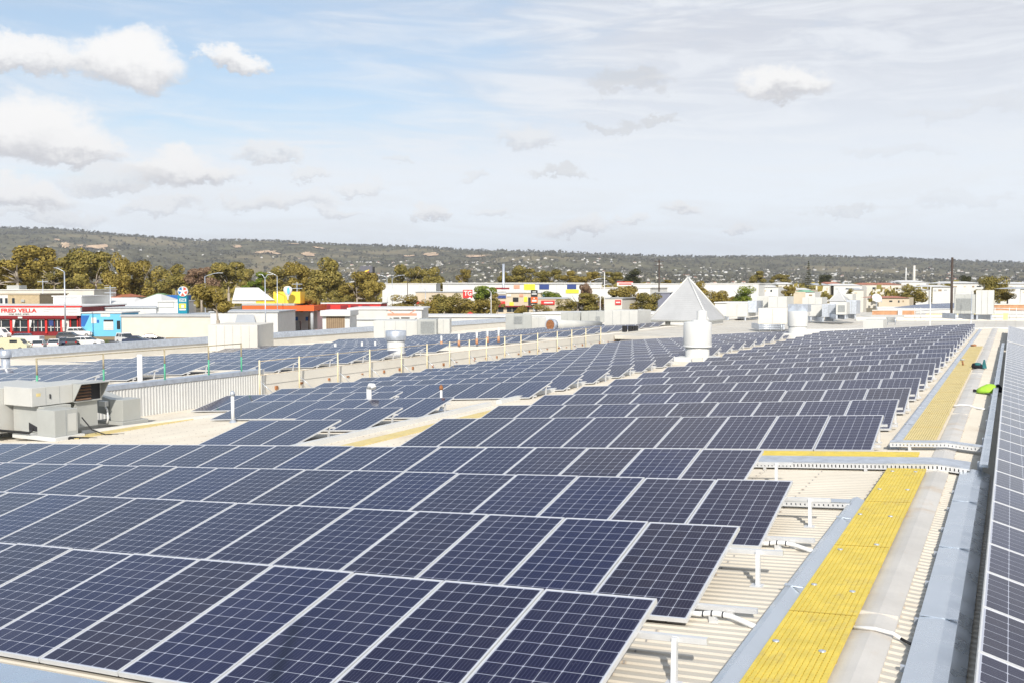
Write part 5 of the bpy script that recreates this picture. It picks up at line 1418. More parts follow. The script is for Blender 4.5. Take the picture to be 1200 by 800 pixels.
# ------------------------------------------------------------------ cars
m_tyre = mat('tyre', (.018, .018, .02), .8); m_rim = mat('alloy_rim', (.5, .5, .52), .35, .6)
m_lampc = mat('headlamp', (.8, .8, .8), .15); m_tail = mat('tail_lamp', (.5, .02, .02), .2)
def car(px, py, yaw, col, label, kind='wagon', rough=.25):
    P = hz(px, py, GROUND + .03); m = mat('car_paint_%s' % col[1], col[0], rough, .1, .02, coat=.6)
    t = thing('parked_car' if kind != 'van' else 'parked_van', label, 'van' if kind == 'van' else 'car', P, 'parked cars'); t.rotation_euler.z = yaw
    body = {'wagon': [(-2.25, .35), (-2.3, .75), (-2.22, 1.0), (1.0, 1.02), (1.2, .98), (2.15, .82), (2.3, .6), (2.28, .32)],
            'sedan': [(-2.25, .35), (-2.3, .8), (-2.2, .98), (-1.5, 1.0), (1.1, .96), (2.1, .80), (2.25, .6), (2.22, .32)],
            'hatch': [(-1.95, .35), (-2.0, .8), (-1.92, .98), (1.0, .98), (1.95, .80), (2.0, .55), (1.98, .32)],
            'van': [(-2.35, .4), (-2.4, 1.0), (-2.38, 1.95), (1.0, 1.98), (1.35, 1.85), (1.9, 1.15), (2.35, .95), (2.4, .4)],
            'suv': [(-2.3, .42), (-2.35, .9), (-2.3, 1.12), (1.0, 1.12), (1.2, 1.10), (2.2, .98), (2.35, .7), (2.32, .4)]}[kind]
    cab = {'wagon': [(-2.18, 1.0), (-1.95, 1.48), (.25, 1.5), (1.05, 1.0)], 'sedan': [(-1.75, .98), (-1.0, 1.42), (.1, 1.43), (1.05, .97)],
           'hatch': [(-1.88, .97), (-1.5, 1.45), (.1, 1.48), (1.0, .97)], 'van': None, 'suv': [(-2.25, 1.1), (-2.05, 1.75), (.3, 1.78), (1.1, 1.1)]}[kind]
    def ext(pr, w0, w1):
        mb = MB(); k = len(pr); zs = [p[1] for p in pr]; lo, hi = min(zs), max(zs)
        for s_ in (-1, 1):
            for x, z in pr: mb.v.append((x, s_ * (w0 + (w1 - w0) * (z - lo) / (hi - lo)), z))
        mb.f = [tuple(range(k)), tuple(reversed(range(k, 2 * k)))] + [(i, (i + 1) % k, (i + 1) % k + k, i + k) for i in range(k)]; mb.sm = [False] * len(mb.f)
        mb.f = [tuple(reversed(f)) for f in mb.f]
        return mb
    part('body', ext(body, .88, .86), m, t, local=True, bev=.06)
    if cab:
        part('windows', ext(cab, .80, .66), m_glass, t, local=True, bev=.03)
        rf = [(cab[1][0] - .03, cab[1][1] - .02), (cab[1][0] + .03, cab[1][1] + .05), (cab[2][0] - .05, cab[2][1] + .05), (cab[2][0] + .06, cab[2][1] - .03)]
        part('roof', ext(rf, .70, .66), m, t, local=True, bev=.03)
        mb = MB()
        for s_ in (-1, 1):
            for u in (.02, .38, .66):
                a = Vector((cab[0][0] + (cab[3][0] - cab[0][0]) * u, s_ * .815, cab[0][1])); c = Vector((cab[1][0] + (cab[2][0] - cab[1][0]) * u, s_ * .675, cab[1][1] + .02)); mb.tube(a, c, .045, .04, 6)
        part('pillars', mb, m, t, local=True)
    else:
        part('windows', MB().box(-.2, .95, -.868, .868, 1.25, 1.75).hexa([(1.42, -.78, 1.24), (1.86, -.78, 1.20), (1.86, .78, 1.20), (1.42, .78, 1.24)], [(1.38, -.74, 1.80), (1.42, -.74, 1.80), (1.42, .74, 1.80), (1.38, .74, 1.80)]), m_glass, t, local=True)
    ln = body[-1][0]
    for sx in (-1, 1):
        for sy in (-1, 1):
            w_ = part('wheel', MB().tube((sx * 1.38, sy * .70, .33), (sx * 1.38, sy * .90, .33), .33, .33, 16), m_tyre, t, local=True)
            part('rim', MB().tube((sx * 1.38, sy * .895, .33), (sx * 1.38, sy * .912, .33), .2, .2, 12), m_rim, w_, local=True)
    for sy in (-1, 1):
        part('headlight', MB().box(ln - .14, ln + .03, sy * .68 - .16, sy * .68 + .16, .66, .80), m_lampc, t, local=True)
        part('tail_light', MB().box(body[0][0] - .06, body[0][0] + .08, sy * .72 - .12, sy * .72 + .12, .78, .95), m_tail, t, local=True)
    return t
W_ = ((.80, .80, .79), 'white'); K_ = ((.02, .022, .028), 'black'); G_ = ((.10, .105, .11), 'grey'); B_ = ((.03, .045, .09), 'navy'); C_ = ((.70, .66, .45), 'cream'); S_ = ((.45, .46, .47), 'silver'); R_ = ((.5, .03, .03), 'red')
y_r = YAW                        # pointing right across the picture
car(21, 403, YAW + 3.3, B_, 'dark navy off roader parked left of the small white trailer', 'suv')
t = thing('box_trailer', 'small white box trailer in front of the dark off roader', 'trailer', hz(30, 404.5, GROUND), None); P = hz(30, 404.5, GROUND)
mb = MB().wbox(P - RT * 2.4, P + RT * 2.4, GROUND + .5, GROUND + 1.55, 1.8); part('tray', mb, m_white, t, bev=.03)
for s_ in (-.5, .5): part('wheel', MB().tube(P + RT * s_ + np.array([0, 0, .33]) - FH * .05, P + RT * s_ + np.array([0, 0, .33]) + FH * .15, .33, .33, 14), m_tyre, t)
car(16, 411, YAW + .05, C_, 'pale cream wagon nearest to the parapet at the left edge', 'van')
car(46, 408.5, YAW + 1.9, W_, 'white hatchback second from the left behind the parapet', 'hatch')
car(64, 407.5, YAW + 1.9, W_, 'white sedan beside the dark blue hatchback behind the parapet', 'sedan')
car(75, 405.5, YAW + 1.9, B_, 'dark blue hatchback tucked behind the street lamp', 'hatch')
car(83, 399, YAW + .1, G_, 'dark grey wagon parked behind the street lamp', 'wagon')
car(94, 394.5, YAW + .2, W_, 'white van parked against the blue kiosk', 'suv')
car(83.5, 406, YAW + 2.0, G_, 'dark car wedged beside the long white wagon', 'hatch')
car(104, 405, YAW + .05, W_, 'long white wagon seen side on in front of the blue kiosk', 'wagon')
car(148, 402.5, YAW - .7, W_, 'white off roader facing the long cream wall', 'suv')
car(161, 403.5, YAW + .1, B_, 'dark blue sedan beside the white off roader', 'sedan')
car(178, 401.5, YAW + .2, K_, 'black car right of the dark blue sedan', 'sedan')
car(-4, 397, YAW, W_, 'white van cut by the left edge of the picture', 'van')
for px, py, col, lab, kd in ((524, 385, B_, 'blue car left of the red awning', 'sedan'), (533, 383.5, S_, 'silver car left of the red awning', 'hatch'), (590, 378.5, W_, 'white off roader below the busy shop row', 'suv'), (600, 376.5, W_, 'white car right of the off roader below the shops', 'hatch'), (502, 383, W_, 'white car in front of the grey roofed shop', 'sedan'), (510, 385, K_, 'black car beside the brown shrubs', 'hatch'), (570, 384, K_, 'black car under the brown tree row', 'wagon')):
    car(px, py, YAW + rnd.uniform(-.3, .3), col, lab, kd)
t = thing('red_awning', 'bright red canopy tent among the cars below the green trees', 'awning', (*fp(550, 375, 205)[:2], GROUND))
mb = MB(); a = [fp(543.5, 370, 204), fp(558, 370, 204), fp(558, 370, 209), fp(543.5, 370, 209)]; ap = fp(551, 365.5, 206.5)
for k in range(4): mb.quad(a[k], a[(k + 1) % 4], ap)
for k in range(4): mb.quad(a[k] - [0, 0, .6], a[(k + 1) % 4] - [0, 0, .6], a[(k + 1) % 4], a[k])
part('canopy', mb, m_red, t)
for q in a: part('leg', MB().tube((q[0], q[1], GROUND), q, .05, .05, 6), m_white, t)

# ------------------------------------------------------------------ trees
def leaf_mat(name, cols):
    m = bpy.data.materials.new(name); m.use_nodes = True; t = m.node_tree; b = NB(t); p = t.nodes['Principled BSDF']
    g = b.n('ShaderNodeNewGeometry').outputs['Random Per Island']
    ob = b.n('ShaderNodeTexCoord').outputs['Object']; n = b.noise(ob, 2.6, 3, .6)
    oi = b.n('ShaderNodeObjectInfo').outputs['Random']
    r = b.n('ShaderNodeValToRGB'); el = r.color_ramp.elements
    el[0].position = 0; el[0].color = (*cols[0], 1); el[1].position = 1; el[1].color = (*cols[-1], 1)
    for i, c in enumerate(cols[1:-1]):
        e_ = el.new((i + 1) / (len(cols) - 1)); e_.color = (*c, 1)
    b.set(r.inputs[0], b.m('ADD', b.m('MULTIPLY', g, .45), b.m('ADD', b.m('MULTIPLY', b.mr(n, .3, .7), .42), b.m('MULTIPLY', oi, .13))))
    b.set(p.inputs['Base Color'], r.outputs[0]); p.inputs['Roughness'].default_value = .6; p.inputs['Specular IOR Level'].default_value = .25
    tl = b.n('ShaderNodeBsdfTranslucent'); b.set(tl.inputs[0], r.outputs[0]); mx = b.n('ShaderNodeMixShader'); mx.inputs[0].default_value = .15
    t.links.new(p.outputs[0], mx.inputs[1]); t.links.new(tl.outputs[0], mx.inputs[2]); t.links.new(mx.outputs[0], t.nodes['Material Output'].inputs[0])
    return m
L_OLIVE = leaf_mat('olive_leaves', [(0.075, 0.075, 0.021), (0.203, 0.173, 0.045), (0.323, 0.262, 0.068), (0.45, 0.338, 0.098)])
L_RUST = leaf_mat('rusty_leaves', [(0.098, 0.076, 0.021), (0.23, 0.178, 0.043), (0.363, 0.277, 0.063), (0.474, 0.387, 0.108)])
L_GREEN = leaf_mat('green_leaves', [(0.042, 0.068, 0.012), (0.128, 0.18, 0.027), (0.255, 0.3, 0.039), (0.39, 0.39, 0.06)])
L_PINK = leaf_mat('brownish_leaves', [(0.075, 0.054, 0.036), (0.188, 0.123, 0.078), (0.315, 0.203, 0.128), (0.42, 0.3, 0.18)])
L_DARK = leaf_mat('dark_pine_needles', [(.020, .024, .012), (.045, .05, .022), (.085, .085, .034), (.125, .12, .05)])
L_HILL = leaf_mat('hill_leaves', [(.072, .068, .045), (.102, .095, .062), (.136, .123, .080), (.17, .15, .095)])
m_bark = mat('pale_gum_bark', (.38, .33, .27), .85, 0, .25, 3); m_bark2 = mat('dark_bark', (.10, .075, .055), .9, 0, .3, 3)
def crown_mesh(seed, kind='gum', n=2600):
    r = random.Random(seed); mb = MB(); lobes = []
    if kind == 'gum':
        k = r.randint(11, 15)
        for i in range(k):
            a = r.uniform(0, 2 * math.pi); h = r.uniform(.18, .86); rad = r.uniform(.15, .78) * math.sqrt(max(.05, 1 - (abs(h - .5) * 1.5) ** 2))
            lobes.append((rad * math.cos(a), rad * math.sin(a), h, r.uniform(.22, .38), r.uniform(.10, .17)))
    elif kind == 'round':
        for i in range(16):
            a = r.uniform(0, 2 * math.pi); h = r.uniform(.15, .8); rad = r.uniform(.3, .66) * math.sqrt(max(.05, 1 - ((h - .45) * 1.7) ** 2))
            lobes.append((rad * math.cos(a), rad * math.sin(a), h, r.uniform(.30, .42), r.uniform(.16, .22)))
    elif kind == 'pine':
        for i in range(15):
            h = i / 14; rad = (1 - h) * .62 + .06
            for q in range(5):
                a = r.uniform(0, 6.28); lobes.append((rad * .6 * math.cos(a), rad * .6 * math.sin(a), h, rad * .75, .022))
    for i in range(n):
        c = r.choice(lobes)
        # mostly on the outer shell of a lobe
        while True:
            v = Vector((r.uniform(-1, 1), r.uniform(-1, 1), r.uniform(-1, 1)))
            if .25 < v.length < 1: break
        v = v.normalized() * (v.length ** .45)
        p = Vector((c[0] + v.x * c[3], c[1] + v.y * c[3], c[2] + v.z * c[4]))
        s_ = r.uniform(.030, .070) * (1.0 if kind != 'pine' else .6)
        nrm = (Vector((r.gauss(0, 1), r.gauss(0, 1), r.gauss(0, 1))).normalized() * .75 + v.normalized() + Vector((0, 0, .25))).normalized()
        a = nrm.orthogonal().normalized(); b_ = nrm.cross(a); th = r.uniform(0, 6.28)
        a, b_ = a * math.cos(th) + b_ * math.sin(th), b_ * math.cos(th) - a * math.sin(th)
        hz_ = .5
        A = Vector((a.x, a.y, a.z * hz_)) * s_; B = Vector((b_.x, b_.y, b_.z * hz_)) * s_ * r.uniform(.5, .9)
        mb.quad(p - A, p - B * .9, p + A * .9, p + B)
    return mb, lobes
def tree_proto(seed, kind, n):
    mb, lobes = crown_mesh(seed, kind, n); r = random.Random(seed + 99)
    tr = MB(); tr.tube((0, 0, -.02), (r.uniform(-.05, .05), 0, .28), .045, .032, 8)
    top = Vector((0, 0, .26))
    if kind == 'pine': tr.tube((0, 0, .2), (0, 0, .98), .03, .006, 6)
    else:
        for c in lobes[:9]:
            e_ = Vector((c[0], c[1], c[2])) * 1.0; mid = top.lerp(e_, .5) + Vector((r.uniform(-.06, .06), r.uniform(-.06, .06), .03))
            tr.tube(top, mid, .022, .014, 6); tr.tube(mid, e_, .014, .005, 6)
    return mb, tr
PROTO = {}
for kind, seeds, n in (('gum', range(1, 8), 5200), ('round', range(11, 14), 5200), ('pine', range(21, 22), 2600)):
    for s_ in seeds:
        a, b_ = tree_proto(s_, kind, n); PROTO[(kind, s_)] = (a, b_)
MC = {}
def tree(cx, ytop, ybot, hw, D, lm, kind, label, seed, bark=None, name=None, cat='tree'):
    """crown between the pixel rows ytop and ybot; trunk to the ground"""
    b = fp(cx, 340, D); zt = fp(cx, ytop, D)[2]; zb = fp(cx, ybot, D)[2]; H = zt - zb; w = hw * D / F_PX
    t = thing(name or {'gum': 'gum_tree', 'round': 'leafy_tree', 'pine': 'pine_tree'}[kind], label, cat, (b[0], b[1], GROUND), 'town trees')
    key = (kind, seed)
    for nm, i, m in (('crown', 0, lm), ('branches', 1, bark or m_bark)):
        k2 = (key, i, m.name)
        if k2 not in MC: MC[k2] = PROTO[key][i].mesh(nm, m)
        o = bpy.data.objects.new(nm, MC[k2]); COL.objects.link(o); o.parent = t
        o.location = (0, 0, zb - GROUND); o.scale = (w, w, H); o.rotation_euler.z = rnd.uniform(0, 6.28)
    part('trunk', MB().tube((0, 0, 0), (0, 0, zb - GROUND + H * .05), w * .06 + .1, w * .05 + .06, 8), bark or m_bark, t, local=True)
    return t
TR = [
 (22, 286, 346, 46, 262, L_RUST, 'gum', 'huge golden brown gum tree at the left edge behind the tan brick block', 1),
 (-34, 292, 346, 36, 270, L_OLIVE, 'gum', 'olive gum tree cut by the left edge', 2),
 (64, 298, 346, 26, 285, L_OLIVE, 'gum', 'olive gum tree just left of the curved street lamp', 3),
 (112, 289, 350, 36, 272, L_OLIVE, 'gum', 'tall olive gum tree right of the curved street lamp', 4),
 (138, 296, 352, 20, 268, L_RUST, 'gum', 'narrow rusty gum tree leaning on the tall olive one', 5),
 (165, 303, 352, 26, 280, L_RUST, 'gum', 'rounded rusty brown tree behind the white gabled roof', 6),
 (206, 309, 350, 24, 300, L_OLIVE, 'gum', 'olive grey tree above the blue awning', 7),
 (236, 314, 350, 20, 290, L_PINK, 'gum', 'pinkish brown tree behind the small orange tree', 1),
 (268, 303, 346, 25, 305, L_OLIVE, 'gum', 'broad olive tree behind the white canopy roof', 2),
 (298, 316, 346, 18, 300, L_GREEN, 'gum', 'fresh green tree left of the double headed lamp', 3),
 (255, 331, 378, 30, 140, L_RUST, 'gum', 'small orange brown gum tree in front of the blank white wall', 4),
 (330, 312, 346, 24, 285, L_OLIVE, 'gum', 'olive tree behind the yellow fascia', 5),
 (352, 305, 350, 24, 280, L_RUST, 'gum', 'golden tree behind the balloon sign', 6),
 (385, 301, 358, 32, 268, L_OLIVE, 'gum', 'tallest olive gum tree in the middle of the town', 7),
 (418, 317, 362, 30, 250, L_RUST, 'gum', 'orange brown gum tree in front of the dark billboard', 1),
 (437, 326, 362, 17, 246, L_RUST, 'gum', 'small rusty tree right of the dark billboard', 2),
 (330, 344, 372, 14, 215, L_RUST, 'gum', 'thin rusty sapling hanging over the orange canopy', 3),
 (362, 345, 372, 16, 214, L_RUST, 'gum', 'rusty shrub at the right end of the orange canopy', 4),
 (390, 340, 364, 16, 240, L_OLIVE, 'gum', 'grey olive shrub left of the rooftop hut', 5),
 (472, 345, 364, 18, 240, L_RUST, 'round', 'wide brown shrub below the pair of lamps', 11),
 (482, 309, 348, 24, 380, L_OLIVE, 'gum', 'tall olive tree above the long white shed', 6),
 (511, 312, 350, 20, 370, L_OLIVE, 'gum', 'olive tree left of the white retail shed', 7),
 (542, 315, 337, 12, 480, L_RUST, 'gum', 'small rusty tree behind the white retail shed', 1),
 (522, 340, 369, 20, 226, L_OLIVE, 'round', 'olive brown tree left of the red sign board', 12),
 (566, 332, 362, 15, 232, L_GREEN, 'gum', 'bright green tree right of the red sign board', 2),
 (552, 347, 372, 20, 222, L_RUST, 'round', 'rusty brown tree below the red sign board', 13),
 (583, 342, 362, 8, 236, L_OLIVE, 'gum', 'thin olive tree right of the white lamp pole', 3),
 (570, 350, 372, 12, 224, L_RUST, 'gum', 'brown shrub in front of the white lamp pole', 4),
 (612, 311, 338, 22, 420, L_OLIVE, 'gum', 'broad olive tree over the yellow signs', 5),
 (642, 315, 338, 20, 430, L_OLIVE, 'gum', 'olive tree over the first blue sign', 6),
 (672, 317, 337, 18, 425, L_RUST, 'gum', 'rusty tree over the second blue sign', 7),
 (692, 318, 337, 14, 430, L_RUST, 'gum', 'small rusty tree left of the plain white pole', 1),
 (718, 317, 336, 14, 440, L_OLIVE, 'gum', 'olive tree right of the plain white pole', 2),
 (740, 315, 335, 14, 430, L_DARK, 'round', 'dark round tree behind the pink signboard', 11),
 (645, 339, 352, 12, 240, L_GREEN, 'round', 'round green tree above the red rectangular sign', 12),
 (678, 341, 366, 22, 215, L_OLIVE, 'gum', 'olive tree between the two red signs', 3),
 (686, 331, 358, 8, 226, L_PINK, 'gum', 'narrow reddish tree left of the double armed lamp', 4),
 (694, 347, 366, 11, 220, L_PINK, 'gum', 'reddish brown shrub behind the double armed lamp', 5),
 (735, 334, 364, 21, 225, L_RUST, 'gum', 'orange brown tree right of the square red sign', 6),
 (760, 340, 364, 14, 222, L_OLIVE, 'round', 'golden olive tree left of the pyramid', 13),
 (636, 356, 372, 13, 205, L_RUST, 'round', 'brown shrub under the red rectangular sign', 11),
 (612, 355, 372, 9, 208, L_RUST, 'round', 'small brown shrub under the busy shop row', 12),
 (820, 329, 356, 13, 250, L_RUST, 'gum', 'rusty tree just behind the right slope of the pyramid', 7),
 (842, 338, 358, 13, 235, L_RUST, 'round', 'low rounded rusty tree right of the pyramid', 13),
 (869, 335, 357, 15, 225, L_GREEN, 'round', 'dome shaped bright green tree right of the pyramid', 11),
 (780, 328, 336, 8, 420, L_RUST, 'gum', 'small rusty tree beside the pole with crossarms', 1),
 (896, 331, 346, 9, 400, L_PINK, 'round', 'pinkish round tree behind the white roof blocks', 12),
 (924, 334, 352, 10, 280, L_RUST, 'gum', 'orange tree behind the large cream condenser', 2),
 (947, 307, 341, 8, 400, L_DARK, 'pine', 'tall narrow pine standing above the roofs on the right', 21),
 (1051, 341, 354, 9, 235, L_RUST, 'round', 'small dark tree left of the olive clump on the right', 13),
 (1072, 334, 356, 19, 230, L_OLIVE, 'round', 'dense olive clump left of the twin roof units', 11),
 (1132, 320, 336, 8, 380, L_DARK, 'round', 'dark pointed tree above the tall white block', 12),
 (1164, 320, 350, 19, 250, L_OLIVE, 'round', 'big olive tree right of the twin roof units', 13),
 (1152, 335, 352, 12, 245, L_RUST, 'round', 'rusty shrub left of the big olive tree on the right', 12),
 (1181, 336, 352, 12, 245, L_RUST, 'round', 'rusty shrub right of the big olive tree on the right', 11),
 (995, 338, 350, 6, 250, L_OLIVE, 'round', 'small olive tree behind the small pyramid', 11),
 (969, 343, 352, 6, 240, L_OLIVE, 'round', 'small olive bush left of the small pyramid', 12),
 (885, 316, 334, 14, 520, L_OLIVE, 'gum', 'grey olive tree above the pale warehouse', 3),
 (915, 321, 335, 14, 520, L_OLIVE, 'gum', 'olive tree left of the tall narrow pine', 4),
 (966, 320, 334, 9, 540, L_DARK, 'round', 'dark tree right of the tall narrow pine', 13),
 (-6, 300, 348, 24, 310, L_OLIVE, 'gum', 'olive tree filling the left edge behind the golden gum', 3),
 (44, 306, 348, 22, 320, L_OLIVE, 'gum', 'shadowy olive tree between the golden gum and the street lamp', 6),
 (88, 304, 350, 24, 325, L_RUST, 'gum', 'golden tree seen behind the curved street lamp', 7),
 (186, 312, 350, 22, 325, L_OLIVE, 'gum', 'olive tree between the rusty tree and the blue awning', 5),
 (222, 318, 350, 18, 330, L_RUST, 'gum', 'golden brown tree behind the teal price sign', 2),
 (250, 312, 348, 20, 330, L_PINK, 'gum', 'brownish tree between the broad olive tree and the price sign', 1),
 (284, 312, 348, 18, 325, L_OLIVE, 'gum', 'olive tree rising behind the white canopy roof peak', 4),
 (314, 318, 348, 18, 325, L_OLIVE, 'gum', 'olive tree behind the curved lamp of the fuel station', 6),
 (366, 312, 352, 20, 310, L_OLIVE, 'gum', 'olive tree behind the golden one by the balloon sign', 2),
 (405, 322, 356, 18, 300, L_OLIVE, 'gum', 'olive tree between the tallest gum and the billboard', 3),
 (458, 326, 348, 14, 420, L_OLIVE, 'gum', 'olive tree behind the pair of lamps', 5),
 (505, 348, 372, 12, 224, L_RUST, 'round', 'brown shrub below the red sign band of the grey roofed shop', 13),
 (536, 344, 372, 14, 230, L_OLIVE, 'gum', 'olive tree just left of the red canopy tent', 5),
 (662, 350, 369, 12, 214, L_OLIVE, 'round', 'olive shrub right of the red rectangular sign', 11),
 (708, 344, 366, 9, 222, L_RUST, 'round', 'rusty shrub left of the square red sign', 12),
 (722, 342, 352, 8, 230, L_RUST, 'gum', 'small rusty crown above the square red sign', 4),
 (855, 345, 358, 12, 238, L_RUST, 'round', 'low rusty shrub between the two trees right of the pyramid', 12),
 (592, 318, 338, 14, 450, L_OLIVE, 'gum', 'olive tree at the foot of the thick pale mast', 7),
]
for i, (cx, yt, yb, hw, D, lm, kd, lab, sd_) in enumerate(TR):
    if D < 262 and 460 < cx < 900: hw *= 1.22; yb += 3
    tree(cx, yt, yb, hw, D, lm, kd, lab, sd_, m_bark2 if lm in (L_DARK, L_GREEN) else None)
for px, py, hw, lab in ((122.5, 400.5, 7, 'yellow green hedge between the parked cars'), (200, 399, 6, 'yellow green bush behind the parapet by the cream wall')):
    P = hz(px, py + 3, GROUND); s_ = 165 / F_PX * hw
    mb, _ = crown_mesh(31, 'round', 900)
    mb.v = [(P[0] + v[0] * s_, P[1] + v[1] * s_, GROUND + v[2] * s_ * .9) for v in mb.v]
    solo('bush', mb, L_GREEN, lab, 'bush', None, 'low bushes')

# ------------------------------------------------------------------ suburb, hills
m_hroof = [m_wroof, m_tile, m_groof, m_cream, m_white]
def scatter_houses(name, n, fD, fx, zfun, sizes, seed):
    r = random.Random(seed); vs, fs, mi = [], [], []
    for i in range(n):
        D = fD(r); px = fx(r); p = fp(px, 336, D); z = zfun(px, D)
        if z is None: continue
        w, d, h = r.uniform(*sizes), r.uniform(*sizes) * .7, r.uniform(3, 5.5) * sizes[1] / 16
        a = r.uniform(0, 3.14); ca, sa = math.cos(a), math.sin(a); k = len(vs)
        def P_(x, y, zz): return (p[0] + ca * x - sa * y, p[1] + sa * x + ca * y, z + zz)
        vs += [P_(-w / 2, -d / 2, -2), P_(w / 2, -d / 2, -2), P_(w / 2, d / 2, -2), P_(-w / 2, d / 2, -2), P_(-w / 2, -d / 2, h * .6), P_(w / 2, -d / 2, h * .6), P_(w / 2, d / 2, h * .6), P_(-w / 2, d / 2, h * .6), P_(-w * .28, 0, h), P_(w * .28, 0, h)]
        for f in ((0, 1, 5, 4), (1, 2, 6, 5), (2, 3, 7, 6), (3, 0, 4, 7)): fs.append(tuple(k + q for q in f)); mi.append(3 if r.random() < .7 else 4)
        rm = r.choice([0, 2, 3, 2, 1, 2, 3])
        for f in ((4, 5, 9, 8), (5, 6, 9), (6, 7, 8, 9), (7, 4, 8)): fs.append(tuple(k + q for q in f)); mi.append(rm)
    me = bpy.data.meshes.new(name); me.from_pydata(vs, [], fs)
    for m in m_hroof: me.materials.append(m)
    me.polygons.foreach_set('material_index', mi); o = bpy.data.objects.new(name, me); COL.objects.link(o)
    return o
SKY_L = [(-400, 268), (-60, 266), (0, 264), (60, 264.5), (100, 268), (150, 273), (240, 279.5), (262, 279), (300, 279.5), (400, 284), (500, 287), (550, 290), (640, 291.5), (700, 294.5), (800, 298), (950, 297.5), (1000, 298.5), (1060, 300), (1100, 302), (1200, 305), (1600, 312)]
def skyline(px):
    for (a, ya), (c, yc) in zip(SKY_L[:-1], SKY_L[1:]):
        if a <= px <= c: return ya + (yc - ya) * (px - a) / (c - a)
    return SKY_L[0][1] if px < 0 else SKY_L[-1][1]
from mathutils import noise as mn
D0, D1 = 2300.0, 5600.0
def hill_z(px, D):
    if D < D0: return GROUND
    u = (D - D0) / (D1 - D0)
    zt = fp(px, skyline(px) + 3.6, D1)[2]
    p = fp(px, 336, D); q = Vector((p[0] * .0011, p[1] * .0011, .3))
    f = mn.fractal(q, 1.0, 2.0, 5) * .5; g = mn.fractal(q * 3.1, 1.0, 2.0, 4) * .3
    if u <= 1:
        s_ = u ** 1.25
        amp = math.sin(min(1, u) * math.pi) ** .7
        return GROUND + (zt - GROUND) * min(1.02, max(0, s_ + amp * (f * .34 + g * .16)))
    return zt - (u - 1) * 260 + g * 4
mb = MB(); NX, NY = 260, 120
for j in range(NY + 1):
    D = D0 + (D1 * 1.25 - D0) * (j / NY)
    for i in range(NX + 1):
        px = -500 + 2200 * i / NX; p = fp(px, 336, D); mb.v.append((p[0], p[1], hill_z(px, D)))
for j in range(NY):
    for i in range(NX):
        a = j * (NX + 1) + i; mb.f.append((a, a + 1, a + NX + 2, a + NX + 1)); mb.sm.append(True)
def hill_mat():
    m = bpy.data.materials.new('wooded_hillside'); m.use_nodes = True; t = m.node_tree; b = NB(t); p = t.nodes['Principled BSDF']
    ob = b.n('ShaderNodeTexCoord').outputs['Object']
    n1 = b.noise(ob, .004, 6, .6); n2 = b.noise(ob, .014, 8, .72); n3 = b.noise(ob, .0022, 3, .5)
    c = b.mix(b.mr(n2, .36, .66), (.072, .068, .043, 1), (.19, .172, .108, 1))
    c = b.mix(b.mr(n1, .50, .62, 0, .55), c, (.19, .18, .10, 1))
    c = b.mix(b.mr(n3, .55, .64, 0, .65), c, (.33, .27, .165, 1))
    v = b.n('ShaderNodeTexVoronoi'); v.inputs['Scale'].default_value = .02; b.set(v.inputs['Vector'], ob)
    c = b.mix(b.m('MULTIPLY', b.mr(v.outputs['Distance'], .35, .75), .45), c, (.22, .205, .13, 1))
    b.set(p.inputs['Base Color'], c); p.inputs['Roughness'].default_value = 1; p.inputs['Specular IOR Level'].default_value = 0
    bn = b.n('ShaderNodeBump'); bn.inputs['Strength'].default_value = 1; bn.inputs['Distance'].default_value = 12
    b.set(bn.inputs['Height'], n2); b.set(p.inputs['Normal'], bn.outputs[0])
    return m
m_hill = hill_mat()
struct('hills', mb, m_hill)
# quarry scars lying on the hillside
m_scar = mat('bare_ochre_cutting', (.60, .43, .27), .95, 0, .25, .02)
mb = MB(); r = random.Random(5)
for cx, cy, hw, hh in ((110, 290, 19, 4), (78, 289, 6, 3.4), (70, 283, 6, 1.5), (313, 297, 17, 5.5), (345, 287, 9, 2), (362, 300, 10, 2.2), (480, 301, 8, 3.2), (505, 299.5, 10, 4), (560, 301, 16, 3), (278, 290, 8, 2.5), (375, 292, 8, 1.4)):
    # find where that sight line meets the hill
    best = None
    for D in np.linspace(D0 + 100, D1, 140):
        if hill_z(cx, D) >= fp(cx, cy, D)[2]: best = D; break
    if best is None: continue
    ring = []
    k = 22; c0 = None
    for q in range(k):
        a = 2 * math.pi * q / k; rr = r.uniform(.6, 1.1)
        px = cx + hw * rr * math.cos(a); D = best + hh * rr * math.sin(a) * 26; p = fp(px, 336, D); ring.append((p[0], p[1], hill_z(px, D) + 5))
    p = fp(cx, 336, best); cen = (p[0], p[1], hill_z(cx, best) + 7)
    for q in range(k): mb.quad(ring[q], ring[(q + 1) % k], cen, smooth=True)
struct('hillside_cuttings', mb, m_scar)
def hx(r):
    u = r.random()
    return r.gauss(440, 45) if u < .2 else (r.uniform(540, 1200) if u < .85 else r.uniform(-30, 1230))
def hfield(px, D):
    z = hill_z(px, D); return z
o = scatter_houses('hillside_houses', 1300, lambda r: D0 + (D1 - D0) * (.05 + .55 * r.random() ** 1.3), hx, hfield, (8, 15), 3); tag(o, 'pale houses dotted over the far wooded hillside', 'houses', None, 'stuff')
def flat(px, D): return GROUND
o = scatter_houses('suburb_houses', 1500, lambda r: 480 + 1800 * r.random() ** .8, lambda r: r.uniform(-60, 1280) if r.random() < .5 else r.uniform(860, 1240), flat, (10, 20), 4); tag(o, 'low pale roofs of the distant suburb below the hills', 'houses', None, 'stuff')
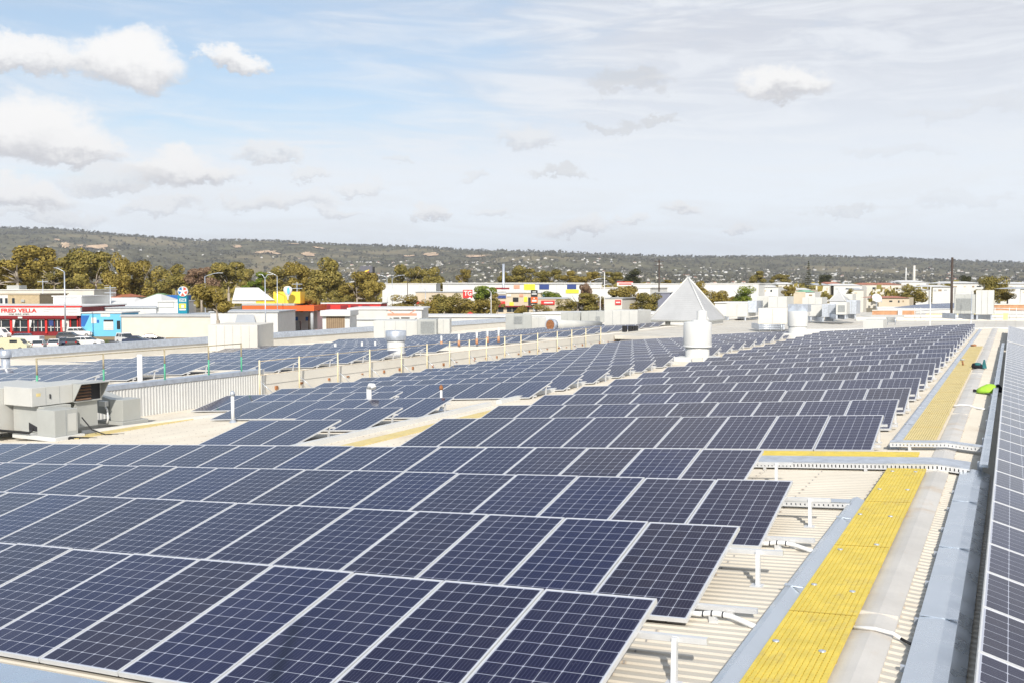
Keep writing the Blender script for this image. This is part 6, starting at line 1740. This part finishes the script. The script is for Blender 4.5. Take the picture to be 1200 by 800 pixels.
def clump_field(name, n, fD, fx, zf, sz, seed, m, label, NQ=7, QS=(.22, .5)):
    r = random.Random(seed); mb = MB()
    for i in range(n):
        D = fD(r); px = fx(r); p = fp(px, 336, D); z = zf(px, D); s_ = r.uniform(*sz)
        for q in range(NQ):
            c = Vector((p[0] + r.gauss(0, .36) * s_, p[1] + r.gauss(0, .36) * s_, z + s_ * r.uniform(.2, .95)))
            nrm = Vector((r.gauss(0, 1), r.gauss(0, 1), r.gauss(0, .6))).normalized(); a = nrm.orthogonal().normalized(); b_ = nrm.cross(a); k = s_ * r.uniform(*QS)
            mb.quad(c - a * k, c - b_ * k * .8, c + a * k, c + b_ * k * .8)
    o = struct(name, mb, m, 'stuff'); o['label'] = label; o['category'] = 'trees'
clump_field('suburb_trees', 4200, lambda r: 380 + 1900 * r.random() ** .9, lambda r: r.uniform(-80, 1280) if r.random() < .6 else r.uniform(-80, 620), flat, (6, 13), 8, L_OLIVE, 'belt of olive trees scattered through the distant suburb', 40, (.07, .17))
clump_field('hillside_woods', 6500, lambda r: D0 + (D1 - D0) * r.random(), lambda r: r.uniform(-120, 1320), hill_z, (7, 13), 9, L_HILL, 'dark eucalypt woods covering the far hillside')
clump_field('ridge_trees', 900, lambda r: D1 + r.uniform(-60, 60), lambda r: r.uniform(-60, 1260), lambda px, D: hill_z(px, D) - 3, (8, 17), 10, L_HILL, 'row of small trees along the skyline of the hills')

# ------------------------------------------------------------------ air between us and the hills
hm = bpy.data.materials.new('haze'); hm.use_nodes = True; ht = hm.node_tree; ht.nodes.clear()
o_ = ht.nodes.new('ShaderNodeOutputMaterial'); pv = ht.nodes.new('ShaderNodeVolumePrincipled')
pv.inputs['Color'].default_value = (.80, .86, 1.0, 1); pv.inputs['Density'].default_value = 7e-5; pv.inputs['Anisotropy'].default_value = .2
ht.links.new(pv.outputs[0], o_.inputs['Volume'])
mb = MB().box(-9700, 4100, -1600, 9800, GROUND - 1.5, 430)
hzb = struct('haze', mb, hm, 'stuff'); hzb['label'] = 'pale haze softening the far hills'
